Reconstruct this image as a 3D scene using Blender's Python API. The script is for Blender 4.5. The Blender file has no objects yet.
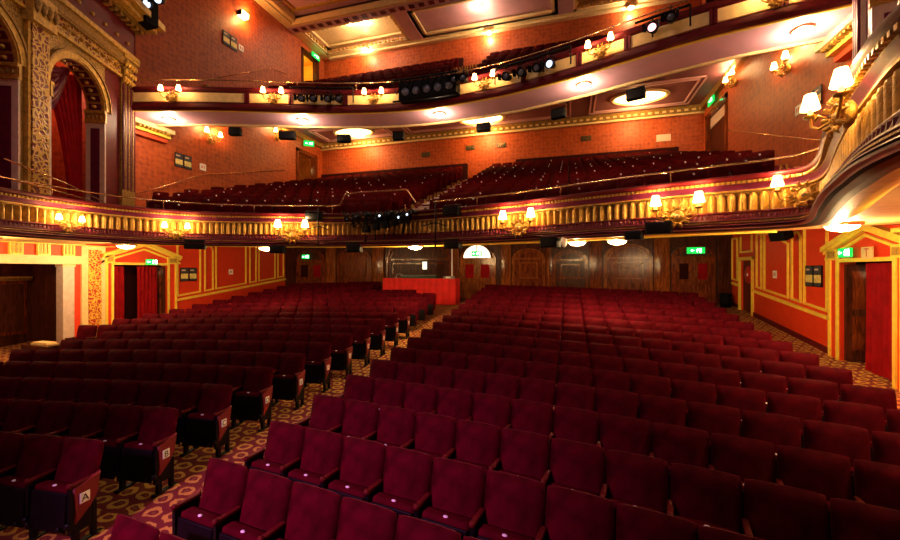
import bpy, math, random
from mathutils import Vector, Matrix
random.seed(7)
PI = math.pi
SC = bpy.context.scene
COL = SC.collection

# ------------------------------------------------------------------ materials
MATS = {}
def new_mat(name):
    m = bpy.data.materials.new(name); m.use_nodes = True
    nt = m.node_tree; b = nt.nodes['Principled BSDF']
    return m, nt, b
def mat(name, col, rough=.6, metal=0., sheen=0., coat=0., noise=0., nscale=8., bump=0., bscale=40., emit=None, estr=0., spec=.5, sheencol=None):
    m, nt, b = new_mat(name)
    b.inputs['Base Color'].default_value = (*col, 1)
    b.inputs['Roughness'].default_value = rough
    b.inputs['Metallic'].default_value = metal
    b.inputs['Specular IOR Level'].default_value = spec
    if sheen:
        b.inputs['Sheen Weight'].default_value = sheen
        b.inputs['Sheen Roughness'].default_value = .35
        b.inputs['Sheen Tint'].default_value = (*(sheencol or col), 1)
    if coat:
        b.inputs['Coat Weight'].default_value = coat
        b.inputs['Coat Roughness'].default_value = .15
    if emit:
        b.inputs['Emission Color'].default_value = (*emit, 1)
        b.inputs['Emission Strength'].default_value = estr
    tc = None
    if noise or bump:
        tc = nt.nodes.new('ShaderNodeTexCoord')
    if noise:
        n = nt.nodes.new('ShaderNodeTexNoise'); n.inputs['Scale'].default_value = nscale
        n.inputs['Detail'].default_value = 4
        nt.links.new(tc.outputs['Object'], n.inputs['Vector'])
        r = nt.nodes.new('ShaderNodeValToRGB')
        r.color_ramp.elements[0].position = .3; r.color_ramp.elements[1].position = .7
        r.color_ramp.elements[0].color = (*[c*(1-noise) for c in col], 1)
        r.color_ramp.elements[1].color = (*[min(1, c*(1+noise)) for c in col], 1)
        nt.links.new(n.outputs['Fac'], r.inputs['Fac'])
        nt.links.new(r.outputs['Color'], b.inputs['Base Color'])
    if bump:
        n2 = nt.nodes.new('ShaderNodeTexNoise'); n2.inputs['Scale'].default_value = bscale
        nt.links.new(tc.outputs['Object'], n2.inputs['Vector'])
        bp = nt.nodes.new('ShaderNodeBump'); bp.inputs['Strength'].default_value = bump
        bp.inputs['Distance'].default_value = .02
        nt.links.new(n2.outputs['Fac'], bp.inputs['Height'])
        nt.links.new(bp.outputs['Normal'], b.inputs['Normal'])
    MATS[name] = m
    return m
def math_node(nt, op, a, b=None, c=None):
    n = nt.nodes.new('ShaderNodeMath'); n.operation = op
    for i, v in enumerate((a, b, c)):
        if v is None: continue
        if isinstance(v, (int, float)): n.inputs[i].default_value = v
        else: nt.links.new(v, n.inputs[i])
    return n.outputs[0]

VELVET = mat('seat_velvet', (.064, .001, .0055), .8, noise=.4, nscale=7, spec=.04)
VELVET_FAR = mat('seat_velvet_rear', (.055, .0012, .0012), .9, noise=.3, nscale=5, spec=.03)
PANDARK = mat('seat_board', (.004, .002, .003), .6, noise=.3, spec=.15)
IRON = mat('black_iron', (.004, .004, .005), .45, metal=.2, spec=.25)
ARMWOOD = mat('armrest_velvet', (.1, .004, .005), .6, spec=.15)
PANELRED = mat('end_panel_leather', (.2, .009, .012), .5, noise=.15)
WHITE = mat('white_plate', (.95, .95, .93), .5)
BLACK = mat('matt_black', (.003, .003, .004), .6, spec=.12)
BLACKINK = mat('black_ink', (.01, .01, .01), .6)
LENS = mat('lamp_lens', (.5, .55, .7), .1, emit=(.7, .8, 1), estr=1.2)
LENSDIM = mat('dark_lens', (.12, .13, .2), .08, coat=.5)
GOLD = mat('gilded_plaster', (.52, .3, .05), .42, metal=.25, noise=.35, nscale=12, bump=.3, bscale=60)
GOLDDK = mat('aged_gilding', (.3, .16, .03), .45, metal=.25, noise=.5, nscale=22, bump=.6, bscale=70)
CREAM = mat('cream_paint', (.82, .6, .28), .5, noise=.1)
GOLDPAINT = mat('gold_trim_paint', (.95, .66, .08), .45, noise=.12)
IVORY = mat('ivory_pilaster', (.62, .48, .42), .5, noise=.1)
MAROON = mat('maroon_paint', (.11, .004, .009), .5, noise=.2, spec=.25)
PURPLE = mat('plum_paint', (.12, .01, .045), .5, noise=.2, spec=.25)
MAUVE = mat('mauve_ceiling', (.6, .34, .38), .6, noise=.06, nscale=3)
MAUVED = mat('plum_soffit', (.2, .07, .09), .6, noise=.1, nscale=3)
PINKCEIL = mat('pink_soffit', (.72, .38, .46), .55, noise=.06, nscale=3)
BRASS = mat('polished_brass', (.75, .42, .2), .25, metal=.9)
CURT = mat('crimson_curtain', (.26, .003, .006), .8, spec=.1, noise=.2, nscale=4)
CLOTH = mat('scarlet_cloth', (.78, .012, .01), .75, noise=.15, nscale=3)
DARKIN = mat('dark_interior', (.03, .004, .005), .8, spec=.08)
RUST = mat('orange_wall_paint', (.62, .075, .015), .6, noise=.08, nscale=3)
SIGNGREEN = mat('exit_green', (.0, .5, .12), .5, emit=(.0, .6, .07), estr=1.0)
SIGNWHITE = mat('exit_white', (.9, .9, .9), .5, emit=(.85, 1, .85), estr=4)
SHADE = mat('lit_lampshade', (.9, .75, .5), .8, emit=(1, .55, .16), estr=16)
BULB = mat('lit_bulb', (1, .9, .7), .5, emit=(1, .66, .3), estr=60)
GLOBE = mat('lit_bowl', (1, .9, .7), .5, emit=(1, .66, .28), estr=22)
FANLIGHT = mat('lit_fanlight', (1, .95, .85), .5, emit=(1, .86, .6), estr=1.6)
YELLOWLIT = mat('yellow_lit_lobby', (.8, .45, .06), .6, noise=.1)
POSTER1 = mat('poster_dark', (.05, .05, .07), .5, noise=.6, nscale=14)
POSTER2 = mat('poster_amber', (.95, .62, .2), .5, noise=.4, nscale=14)
PINKLENS = mat('pink_lens', (.9, .4, .5), .2, emit=(1, .45, .5), estr=2.5)
GREENSIGN = mat('dark_green_vent', (.04, .05, .02), .5)
STEPWHITE = mat('white_step_edge', (.8, .62, .55), .6)
SIGNPALE = mat('pale_notice', (.85, .6, .5), .5)
SIGNRED = mat('red_sign', (.6, .01, .01), .4)
EQUIP = mat('grey_equipment', (.3, .3, .28), .4, noise=.5, nscale=30)
MONITOR = mat('lit_screen', (.6, .7, .6), .3, emit=(.9, .85, .6), estr=1.5)
DKGREEN = mat('dark_green_desk', (.01, .05, .03), .4)

def red_wall(name, base, dark, scale):
    m, nt, b = new_mat(name)
    tc = nt.nodes.new('ShaderNodeTexCoord')
    mp = nt.nodes.new('ShaderNodeMapping'); mp.inputs['Scale'].default_value = (1, 1, 1)
    nt.links.new(tc.outputs['Object'], mp.inputs['Vector'])
    sx = nt.nodes.new('ShaderNodeSeparateXYZ'); nt.links.new(mp.outputs[0], sx.inputs[0])
    h = math_node(nt, 'ADD', sx.outputs[0], sx.outputs[1])
    a = math_node(nt, 'SINE', math_node(nt, 'MULTIPLY', math_node(nt, 'ADD', h, sx.outputs[2]), scale))
    c = math_node(nt, 'SINE', math_node(nt, 'MULTIPLY', math_node(nt, 'SUBTRACT', h, sx.outputs[2]), scale))
    p = math_node(nt, 'MULTIPLY', a, c)
    n = nt.nodes.new('ShaderNodeTexNoise'); n.inputs['Scale'].default_value = 7; n.inputs['Detail'].default_value = 4
    nt.links.new(tc.outputs['Object'], n.inputs['Vector'])
    q = math_node(nt, 'MULTIPLY_ADD', n.outputs['Fac'], 1.6, math_node(nt, 'MULTIPLY', p, .16))
    r = nt.nodes.new('ShaderNodeValToRGB')
    r.color_ramp.elements[0].position = .45; r.color_ramp.elements[1].position = 1.1/1.0 if False else .95
    r.color_ramp.elements[0].color = (*dark, 1); r.color_ramp.elements[1].color = (*base, 1)
    nt.links.new(q, r.inputs['Fac']); nt.links.new(r.outputs['Color'], b.inputs['Base Color'])
    b.inputs['Roughness'].default_value = .5
    b.inputs['Specular IOR Level'].default_value = .35
    return m
DAMASK = red_wall('damask_wallpaper', (.46, .085, .016), (.27, .038, .008), 17)
STALLRED = red_wall('stalls_wall_red', (.76, .05, .011), (.7, .042, .009), 6)

def wood(name, c1, c2, rough=.25):
    m, nt, b = new_mat(name)
    tc = nt.nodes.new('ShaderNodeTexCoord')
    mp = nt.nodes.new('ShaderNodeMapping'); mp.inputs['Scale'].default_value = (3, 3, .5)
    nt.links.new(tc.outputs['Object'], mp.inputs['Vector'])
    n = nt.nodes.new('ShaderNodeTexNoise'); n.inputs['Scale'].default_value = 4; n.inputs['Detail'].default_value = 6
    n.inputs['Distortion'].default_value = 1.2
    nt.links.new(mp.outputs[0], n.inputs['Vector'])
    r = nt.nodes.new('ShaderNodeValToRGB')
    r.color_ramp.elements[0].position = .35; r.color_ramp.elements[1].position = .68
    r.color_ramp.elements[0].color = (*c1, 1); r.color_ramp.elements[1].color = (*c2, 1)
    nt.links.new(n.outputs['Fac'], r.inputs['Fac']); nt.links.new(r.outputs['Color'], b.inputs['Base Color'])
    b.inputs['Roughness'].default_value = rough
    b.inputs['Specular IOR Level'].default_value = .3 if rough < .25 else .12
    bp = nt.nodes.new('ShaderNodeBump'); bp.inputs['Strength'].default_value = .15; bp.inputs['Distance'].default_value = .02
    nt.links.new(n.outputs['Fac'], bp.inputs['Height']); nt.links.new(bp.outputs['Normal'], b.inputs['Normal'])
    return m
WOOD = wood('polished_mahogany', (.07, .012, .004), (.24, .05, .01), .18)
WOODLT = wood('honey_mahogany', (.13, .03, .007), (.34, .1, .02), .16)
WOODDK = wood('dark_mahogany', (.035, .009, .005), (.1, .024, .011), .28)

def carpet():
    m, nt, b = new_mat('ring_pattern_carpet')
    tc = nt.nodes.new('ShaderNodeTexCoord')
    n = nt.nodes.new('ShaderNodeTexNoise'); n.inputs['Scale'].default_value = 9
    nt.links.new(tc.outputs['Object'], n.inputs['Vector'])
    vm = nt.nodes.new('ShaderNodeVectorMath'); vm.operation = 'MULTIPLY_ADD'
    vm.inputs[1].default_value = (.11, .11, 0); nt.links.new(n.outputs['Color'], vm.inputs[0]); nt.links.new(tc.outputs['Object'], vm.inputs[2])
    sx = nt.nodes.new('ShaderNodeSeparateXYZ'); nt.links.new(vm.outputs[0], sx.inputs[0])
    y = math_node(nt, 'DIVIDE', sx.outputs[1], .2)
    row = math_node(nt, 'FLOOR', y)
    par = math_node(nt, 'MULTIPLY', math_node(nt, 'PINGPONG', row, 1), .5)
    x = math_node(nt, 'ADD', math_node(nt, 'DIVIDE', sx.outputs[0], .27), par)
    fx = math_node(nt, 'SUBTRACT', math_node(nt, 'FRACT', x), .5)
    fy = math_node(nt, 'SUBTRACT', math_node(nt, 'FRACT', y), .5)
    r = math_node(nt, 'SQRT', math_node(nt, 'ADD', math_node(nt, 'POWER', fx, 2), math_node(nt, 'POWER', fy, 2)))
    ring = math_node(nt, 'COMPARE', r, .3, .09)
    dot = math_node(nt, 'LESS_THAN', r, .08)
    cr = nt.nodes.new('ShaderNodeMixRGB'); cr.inputs[1].default_value = (.17, .007, .007, 1); cr.inputs[2].default_value = (.72, .36, .04, 1)
    nt.links.new(math_node(nt, 'MAXIMUM', ring, math_node(nt, 'MULTIPLY', dot, .15)), cr.inputs[0])
    n3 = nt.nodes.new('ShaderNodeTexNoise'); n3.inputs['Scale'].default_value = 60
    nt.links.new(tc.outputs['Object'], n3.inputs['Vector'])
    mx = nt.nodes.new('ShaderNodeMixRGB'); mx.blend_type = 'MULTIPLY'; mx.inputs[0].default_value = .6
    nt.links.new(cr.outputs[0], mx.inputs[1]); nt.links.new(n3.outputs['Fac'], mx.inputs[2])
    g = nt.nodes.new('ShaderNodeGamma'); g.inputs[1].default_value = .85
    nt.links.new(mx.outputs[0], g.inputs[0])
    nt.links.new(g.outputs[0], b.inputs['Base Color'])
    b.inputs['Roughness'].default_value = .95
    return m
CARPET = carpet()

def filigree(name, gold, ground, scale):
    """gilded scrollwork over a painted ground: the pattern of the plaster itself"""
    m, nt, b = new_mat(name)
    tc = nt.nodes.new('ShaderNodeTexCoord')
    n = nt.nodes.new('ShaderNodeTexNoise'); n.inputs['Scale'].default_value = scale*.5; n.inputs['Detail'].default_value = 1
    nt.links.new(tc.outputs['Object'], n.inputs['Vector'])
    vm = nt.nodes.new('ShaderNodeVectorMath'); vm.operation = 'MULTIPLY_ADD'
    vm.inputs[1].default_value = (.25, .25, .25); nt.links.new(n.outputs['Color'], vm.inputs[0]); nt.links.new(tc.outputs['Object'], vm.inputs[2])
    v = nt.nodes.new('ShaderNodeTexVoronoi'); v.feature = 'DISTANCE_TO_EDGE'; v.inputs['Scale'].default_value = scale
    nt.links.new(vm.outputs[0], v.inputs['Vector'])
    r = nt.nodes.new('ShaderNodeValToRGB'); r.color_ramp.elements[0].position = .09; r.color_ramp.elements[1].position = .14
    r.color_ramp.elements[0].color = (*gold, 1); r.color_ramp.elements[1].color = (*ground, 1)
    nt.links.new(v.outputs['Distance'], r.inputs['Fac']); nt.links.new(r.outputs['Color'], b.inputs['Base Color'])
    bp = nt.nodes.new('ShaderNodeBump'); bp.inputs['Strength'].default_value = .8; bp.inputs['Distance'].default_value = .03; bp.invert = True
    nt.links.new(v.outputs['Distance'], bp.inputs['Height']); nt.links.new(bp.outputs['Normal'], b.inputs['Normal'])
    b.inputs['Roughness'].default_value = .42; b.inputs['Metallic'].default_value = .2
    return m
FILI = filigree('gilt_scroll_on_maroon', (.52, .31, .05), (.13, .01, .01), 8)
FILIG = filigree('gilt_scroll_on_gold', (.45, .27, .05), (.2, .1, .025), 11)
FILIR = filigree('gilt_scroll_on_red', (.85, .5, .06), (.5, .04, .01), 11)

# ------------------------------------------------------------------ mesh builder
class MB:
    def __init__(s): s.v = []; s.f = []; s.m = []; s.mats = []; s.sm = []
    def mi(s, m):
        if m not in s.mats: s.mats.append(m)
        return s.mats.index(m)
    def add(s, vs, fs, m, smooth=False):
        k = len(s.v); s.v += [tuple(v) for v in vs]; i = s.mi(m)
        for f in fs: s.f.append(tuple(k+j for j in f)); s.m.append(i); s.sm.append(smooth)
        return s
    def box(s, x0, x1, y0, y1, z0, z1, m, M=None):
        vs = [Vector(p) for p in ((x0,y0,z0),(x1,y0,z0),(x1,y1,z0),(x0,y1,z0),(x0,y0,z1),(x1,y0,z1),(x1,y1,z1),(x0,y1,z1))]
        if M: vs = [M @ v for v in vs]
        return s.add(vs, [(0,3,2,1),(4,5,6,7),(0,1,5,4),(1,2,6,5),(2,3,7,6),(3,0,4,7)], m)
    def rbox(s, x0, x1, y0, y1, z0, z1, r, m, M=None):
        """box with rounded edges (chamfered twice)"""
        vs = []; 
        n = 3
        sg = [(a, b2, c2) for a in (0, 1) for b2 in (0, 1) for c2 in (0, 1)]
        import bmesh
        bm = bmesh.new(); bmesh.ops.create_cube(bm, size=1)
        for v in bm.verts: v.co = Vector((x0+(v.co.x+.5)*(x1-x0), y0+(v.co.y+.5)*(y1-y0), z0+(v.co.z+.5)*(z1-z0)))
        bmesh.ops.bevel(bm, geom=bm.edges[:], offset=r, segments=2, profile=.7, affect='EDGES')
        if M: bmesh.ops.transform(bm, matrix=M, verts=bm.verts)
        bm.verts.index_update()
        s.add([v.co.copy() for v in bm.verts], [tuple(v.index for v in f.verts) for f in bm.faces], m, True)
        bm.free(); return s
    def tube(s, pts, r, m, n=8, closed=False, rads=None):
        pts = [Vector(p) for p in pts]; k = len(pts); rings = []
        up = Vector((0, 0, 1))
        for i, p in enumerate(pts):
            a = pts[(i-1) % k] if (closed or i > 0) else p; b = pts[(i+1) % k] if (closed or i < k-1) else p
            t = (b-a).normalized() if (b-a).length > 1e-9 else up
            u = t.cross(up)
            if u.length < .05: u = t.cross(Vector((1, 0, 0)))
            u.normalize(); w = t.cross(u)
            rr = rads[i] if rads else r
            rings.append([p+(u*math.cos(2*PI*j/n)+w*math.sin(2*PI*j/n))*rr for j in range(n)])
        vs = [v for q in rings for v in q]; fs = []
        for i in range(k if closed else k-1):
            i2 = (i+1) % k
            for j in range(n): fs.append((i*n+j, i*n+(j+1) % n, i2*n+(j+1) % n, i2*n+j))
        if not closed: fs.append(tuple(range(n-1, -1, -1))); fs.append(tuple((k-1)*n+j for j in range(n)))
        return s.add(vs, fs, m, True)
    def lathe(s, prof, m, n=16, M=None, sx=1, sy=1, cap=True, a0=0, a1=2*PI):
        full = abs(a1-a0-2*PI) < 1e-6; k = n if full else n+1
        vs = []; fs = []
        for (r, z) in prof:
            for j in range(k):
                a = a0+(a1-a0)*j/n; vs.append(Vector((r*math.cos(a)*sx, r*math.sin(a)*sy, z)))
        for i in range(len(prof)-1):
            for j in range(n if full else n):
                j2 = (j+1) % k if full else j+1
                fs.append((i*k+j, i*k+j2, (i+1)*k+j2, (i+1)*k+j))
        if cap and full:
            if prof[0][0] > 1e-4: fs.append(tuple(range(k-1, -1, -1)))
            if prof[-1][0] > 1e-4: fs.append(tuple((len(prof)-1)*k+j for j in range(k)))
        if M: vs = [M @ v for v in vs]
        return s.add(vs, fs, m, True)
    def prism(s, outline, fn, d0, d1, m, smooth=False):
        """outline: list of (a,b); fn(a,b,d)->point"""
        k = len(outline)
        vs = [fn(a, b, d0) for a, b in outline]+[fn(a, b, d1) for a, b in outline]
        fs = [tuple(range(k)), tuple(range(2*k-1, k-1, -1))]+[(i, i+k, (i+1) % k+k, (i+1) % k) for i in range(k)]
        return s.add(vs, fs, m, smooth)
    def mesh(s, name):
        me = bpy.data.meshes.new(name); me.from_pydata([tuple(v) for v in s.v], [], s.f)
        for m in s.mats: me.materials.append(m)
        me.polygons.foreach_set('material_index', s.m); me.polygons.foreach_set('use_smooth', s.sm)
        import bmesh
        bm = bmesh.new(); bm.from_mesh(me); bmesh.ops.recalc_face_normals(bm, faces=bm.faces); bm.to_mesh(me); bm.free()
        me.update(); return me
    def obj(s, name, parent=None, loc=None, rz=0):
        o = bpy.data.objects.new(name, s.mesh(name)); COL.objects.link(o)
        if parent: o.parent = parent
        if loc: o.location = loc
        if rz: o.rotation_euler.z = rz
        return o
def inst(name, me, parent=None, loc=(0,0,0), rz=0):
    o = bpy.data.objects.new(name, me); COL.objects.link(o); o.location = loc; o.rotation_euler.z = rz
    if parent: o.parent = parent
    return o
def tag(o, label, cat, group=None, kind=None):
    o['label'] = label; o['category'] = cat
    if group: o['group'] = group
    if kind: o['kind'] = kind
    return o
def struct(o): o['kind'] = 'structure'; return o
def thing(name, label, cat, loc=(0,0,0), rz=0, group=None):
    o = bpy.data.objects.new(name, None); COL.objects.link(o); o.location = loc; o.rotation_euler.z = rz
    o.empty_display_size = .1
    return tag(o, label, cat, group)
ORD = ['zeroth','first','second','third','fourth','fifth','sixth','seventh','eighth','ninth','tenth','eleventh','twelfth','thirteenth','fourteenth','fifteenth','sixteenth','seventeenth','eighteenth','nineteenth','twentieth','twenty-first','twenty-second']

def catmull(pts, step):
    P = [Vector(p) for p in pts]; P = [P[0]*2-P[1]]+P+[P[-1]*2-P[-2]]; out = []
    for i in range(1, len(P)-2):
        a, b, c, d = P[i-1:i+3]
        for k in range(20):
            t = k/20
            out.append(.5*((2*b)+(c-a)*t+(2*a-5*b+4*c-d)*t*t+(3*b-a-3*c+d)*t**3))
    out.append(P[-2]); res = [out[0]]; acc = 0
    for i in range(1, len(out)):
        seg = (out[i]-out[i-1]).length; p = out[i-1]
        while acc+seg >= step:
            t = (step-acc)/seg; p = p+(out[i]-p)*t; res.append(p.copy()); seg = (out[i]-p).length; acc = 0
        acc += seg
    res.append(out[-1]); return res
def normals(path):
    """unit normals pointing to the stage side of a path that runs from the right wall to the left"""
    ns = []
    for i in range(len(path)):
        t = (path[min(i+1, len(path)-1)]-path[max(i-1, 0)]); t.normalize()
        ns.append(Vector((-t.y, t.x)))
    return ns
def sweep(mb, path, ns, prof, m, smooth=False, side=1):
    k = len(prof); vs = []; fs = []
    for p, n in zip(path, ns):
        for d, z in prof: q = p+n*(d*side); vs.append((q.x, q.y, z))
    for i in range(len(path)-1):
        for j in range(k-1): fs.append((i*k+j, i*k+j+1, (i+1)*k+j+1, (i+1)*k+j))
    return mb.add(vs, fs, m, smooth)
def nsgn(path, ns):
    # make normals face -y at the middle of the path
    if ns[len(ns)//2].y > 0: return [-n for n in ns]
    return ns

def text_obj(name, body, size, m, parent, M, extrude=.001, align='CENTER'):
    cu = bpy.data.curves.new(name, 'FONT'); cu.body = body; cu.size = size; cu.extrude = extrude
    cu.align_x = align; cu.align_y = 'CENTER'
    o = bpy.data.objects.new(name, cu); COL.objects.link(o)
    dg = bpy.context.evaluated_depsgraph_get()
    me = bpy.data.meshes.new_from_object(o.evaluated_get(dg))
    COL.objects.unlink(o); bpy.data.objects.remove(o)
    me.materials.clear(); me.materials.append(m); me.transform(M)
    q = bpy.data.objects.new(name, me); COL.objects.link(q)
    if parent: q.parent = parent
    return q

def point_light(loc, power, col=(1, .6, .26), r=.04, parent=None, name='lamp_light'):
    l = bpy.data.lights.new(name, 'POINT'); l.energy = power; l.color = col; l.shadow_soft_size = r
    o = bpy.data.objects.new(name, l); COL.objects.link(o); o.location = loc
    if parent: o.parent = parent
    return o
def floor_z(y): return .0743*y+(.036*(y-9.5) if y > 9.5 else 0)

# ------------------------------------------------------------------ setting: floor and walls
mb = MB(); ks = (-1, 9.5, 17.6); vs = [(x, y, floor_z(y)-d) for d in (0, .2) for y in ks for x in (-12.5, 10.8)]
mb.add(vs, [(0,1,3,2),(2,3,5,4),(6,8,9,7),(8,10,11,9),(0,6,7,1),(4,5,11,10),(0,2,8,6),(2,4,10,8),(1,7,9,3),(3,9,11,5)], CARPET)
struct(mb.obj('floor'))

WL, WR = -9.95, 9.93
ZC = 4.2            # stalls ceiling behind the lowered band
def side_wall(sx, X):
    """stalls side wall with its doorways, panels and dado; sx=-1 left, +1 right"""
    nm = 'left' if sx < 0 else 'right'
    T = .25
    x0, x1 = (X, X+sx*T) if sx > 0 else (X+sx*T, X)
    mb = MB()
    DA = 9.2 if sx < 0 else 9.42
    op = [(DA, 11.0, -9, 3.06)]                 # curtained doorway
    if sx > 0: op.append((15.55, 16.45, -9, 3.2)) # plain door
    if sx < 0: op.insert(0, (3.5, 8.1, -9, 3.05)) # wide opening to the side lobby
    ys = sorted([3.0]+[v for o in op for v in o[:2]]+[17.6])
    cur = 3.0
    for (a, b, z0, z1) in op:
        if a > cur: mb.box(x0, x1, cur, a, -.1, ZC+.3, STALLRED)
        mb.box(x0, x1, a, b, z1, ZC+.3, STALLRED); cur = b
    mb.box(x0, x1, cur, 17.6, -.1, ZC+.3, STALLRED)
    struct(mb.obj('wall_'+nm))
    # raised gold mouldings
    f = -sx                                       # into the room
    def strip(mbt, ya, za, yb, zb, w, d=.035):
        a = Vector((ya, za)); b = Vector((yb, zb)); t = (b-a).normalized(); n = Vector((-t.y, t.x))*w/2
        a2 = a-t*w/2; b2 = b+t*w/2
        o = [a2+n, b2+n, b2-n, a2-n]
        mbt.prism([(p.x, p.y) for p in o], lambda u, v, dd: (X+f*dd, u, v), -.005, d, GOLDPAINT)
        o = [a2+n*.35, b2+n*.35, b2-n*.35, a2-n*.35]
        mbt.prism([(p.x, p.y) for p in o], lambda u, v, dd: (X+f*dd, u, v), d, d+.015, GOLDPAINT)
    mbt = MB()
    if sx < 0: pans = [(11.42,12.38,0),(12.6,12.97,1),(13.12,14.72,0),(14.96,15.33,0),(15.52,16.59,0),(16.8,17.2,0)]
    else: pans = [(11.5,12.44,0),(12.62,13.05,1),(13.25,14.65,2),(14.86,15.18,0),(16.74,17.2,0)]
    for (a, b, arch) in pans:
        zb = lambda y: floor_z(y)+1.0
        top = 4.02
        strip(mbt, a, zb(a), b, zb(b), .06)
        if arch == 1:
            c = (a+b)/2; r = (b-a)/2; zt = top-.35
            strip(mbt, a, zb(a), a, zt, .06); strip(mbt, b, zb(b), b, zt, .06)
            pr = None
            for k in range(9):
                t = PI*k/8; q = (c-r*math.cos(t), zt+r*math.sin(t))
                if pr: strip(mbt, pr[0], pr[1], q[0], q[1], .05)
                pr = q
        elif arch == 2:
            strip(mbt, a, zb(a), a, top-.42, .06); strip(mbt, b, zb(b), b, top, .06)
            strip(mbt, a, top-.42, b-.35, top-.02, .06); strip(mbt, b-.35, top-.02, b, top-.02, .06)
        else:
            strip(mbt, a, zb(a), a, top, .06); strip(mbt, b, zb(b), b, top, .06); strip(mbt, a, top, b, top, .06)
    for (a, b) in ([(11.42, 17.3)] if sx < 0 else [(11.5, 15.42), (16.58, 17.3)]):
        strip(mbt, a, floor_z(a)+.84, b, floor_z(b)+.84, .09, .05)
    if sx > 0:   # architrave of the plain door and the panel over it
        strip(mbt, 15.48, floor_z(15.5), 15.48, 3.27, .11, .05); strip(mbt, 16.52, floor_z(16.5), 16.52, 3.27, .11, .05)
        strip(mbt, 15.48, 3.27, 16.52, 3.27, .11, .05)
        strip(mbt, 15.55, 3.5, 16.45, 3.5, .06); strip(mbt, 15.55, 3.5, 15.55, 4.02, .06); strip(mbt, 16.45, 3.5, 16.45, 4.02, .06)
    struct(mbt.obj('trim_1' if sx < 0 else 'trim_2'))
    mbs = MB()
    for (a, b) in ([(11.1, 17.35)] if sx < 0 else [(11.1, 15.45), (16.55, 17.35)]):
        mbs.prism([(a, floor_z(a)-.02), (b, floor_z(b)-.02), (b, floor_z(b)+.14), (a, floor_z(a)+.14)], lambda u, v, dd: (X+f*dd, u, v), -.005, .03, MAROON)
    struct(mbs.obj('baseboard_'+nm))
    # door case: fluted side strips, pediment
    root = thing('door_surround', 'gold and red pedimented frame of the curtained doorway in the %s wall' % nm, 'door frame', (X, 10.1, floor_z(10.1)), 0, 'pedimented door frames')
    def P(mbx, out, d0, d1, m): mbx.prism(out, lambda u, v, dd: (f*dd, u-10.1, v-floor_z(10.1)), d0, d1, m)
    for (a, b) in ((DA-.24, DA), (11.0, 11.35)):
        q = MB(); zb = floor_z((a+b)/2)-.03
        P(q, [(a, zb), (b, zb), (b, 3.35), (a, 3.35)], -.01, .05, STALLRED)
        w = (b-a)
        for (c0, c1) in ((a, a+.07), (b-.07, b)): P(q, [(c0, zb), (c1, zb), (c1, 3.1), (c0, 3.1)], .05, .085, GOLDPAINT)
        P(q, [(a-.02, 3.1), (b+.02, 3.1), (b+.02, 3.35), (a-.02, 3.35)], .05, .1, GOLDPAINT)
        P(q, [(a+.04, 3.15), (b-.04, 3.15), (b-.04, 3.3), (a+.04, 3.3)], .1, .12, GOLD)
        q.obj('pilaster', root)
    q = MB()
    P(q, [(DA-.02, 3.05), (11.02, 3.05), (11.02, 3.13), (DA-.02, 3.13)], 0, .08, GOLDPAINT)
    q.obj('lintel', root)
    q = MB()
    for (w0, w1, d) in ((0, .1, .16), (.1, .17, .1), (.24, .3, .07)):
        for (ya, za, yb, zb2) in ((8.85, 3.4, 10.17, 3.86), (11.5, 3.4, 10.17, 3.86)):
            P(q, [(ya, za-w0), (yb, zb2-w0), (yb, zb2-w1), (ya, za-w1)], -.01, d, GOLDPAINT)
    q.obj('pediment', root)
    q = MB()
    P(q, [(9.05, 3.13), (11.3, 3.13), (11.3, 3.25), (10.17, 3.66), (9.05, 3.25)], -.01, .03, STALLRED); q.obj('tympanum', root)
    q = MB(); xs0 = X+sx*.03; e, f2 = sorted((xs0, X+sx*1.0)); zz = floor_z(11)
    q.box(e, f2, 10.9, 10.985, zz+.02, 3.0, WOODDK); q.box(e+.1, f2-.1, 10.88, 10.9, zz+.25, zz+1.0, WOOD); q.box(e+.1, f2-.1, 10.88, 10.9, zz+1.15, 2.85, WOOD)
    tag(q.obj('open_door'), 'dark panelled door leaf folded open inside the %s curtained doorway' % nm, 'door')
    q = MB(); e, f2 = sorted((X, X-sx*.3)); q.box(e, f2, 3.2, 9.1, 3.54 if sx > 0 else 3.6, 3.62, GOLDPAINT)
    struct(q.obj('trim_%d' % (3 if sx < 0 else 4)))
    # little lobby behind the doorway
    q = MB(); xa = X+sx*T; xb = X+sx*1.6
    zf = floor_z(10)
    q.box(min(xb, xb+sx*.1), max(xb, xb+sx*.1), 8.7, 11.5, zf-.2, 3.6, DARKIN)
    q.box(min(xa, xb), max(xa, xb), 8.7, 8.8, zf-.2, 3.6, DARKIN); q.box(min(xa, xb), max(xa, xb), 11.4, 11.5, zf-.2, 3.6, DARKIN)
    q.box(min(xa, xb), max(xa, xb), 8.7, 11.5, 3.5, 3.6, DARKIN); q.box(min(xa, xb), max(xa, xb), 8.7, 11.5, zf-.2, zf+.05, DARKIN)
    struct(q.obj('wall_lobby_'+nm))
side_wall(-1, WL); side_wall(1, WR)

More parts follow.
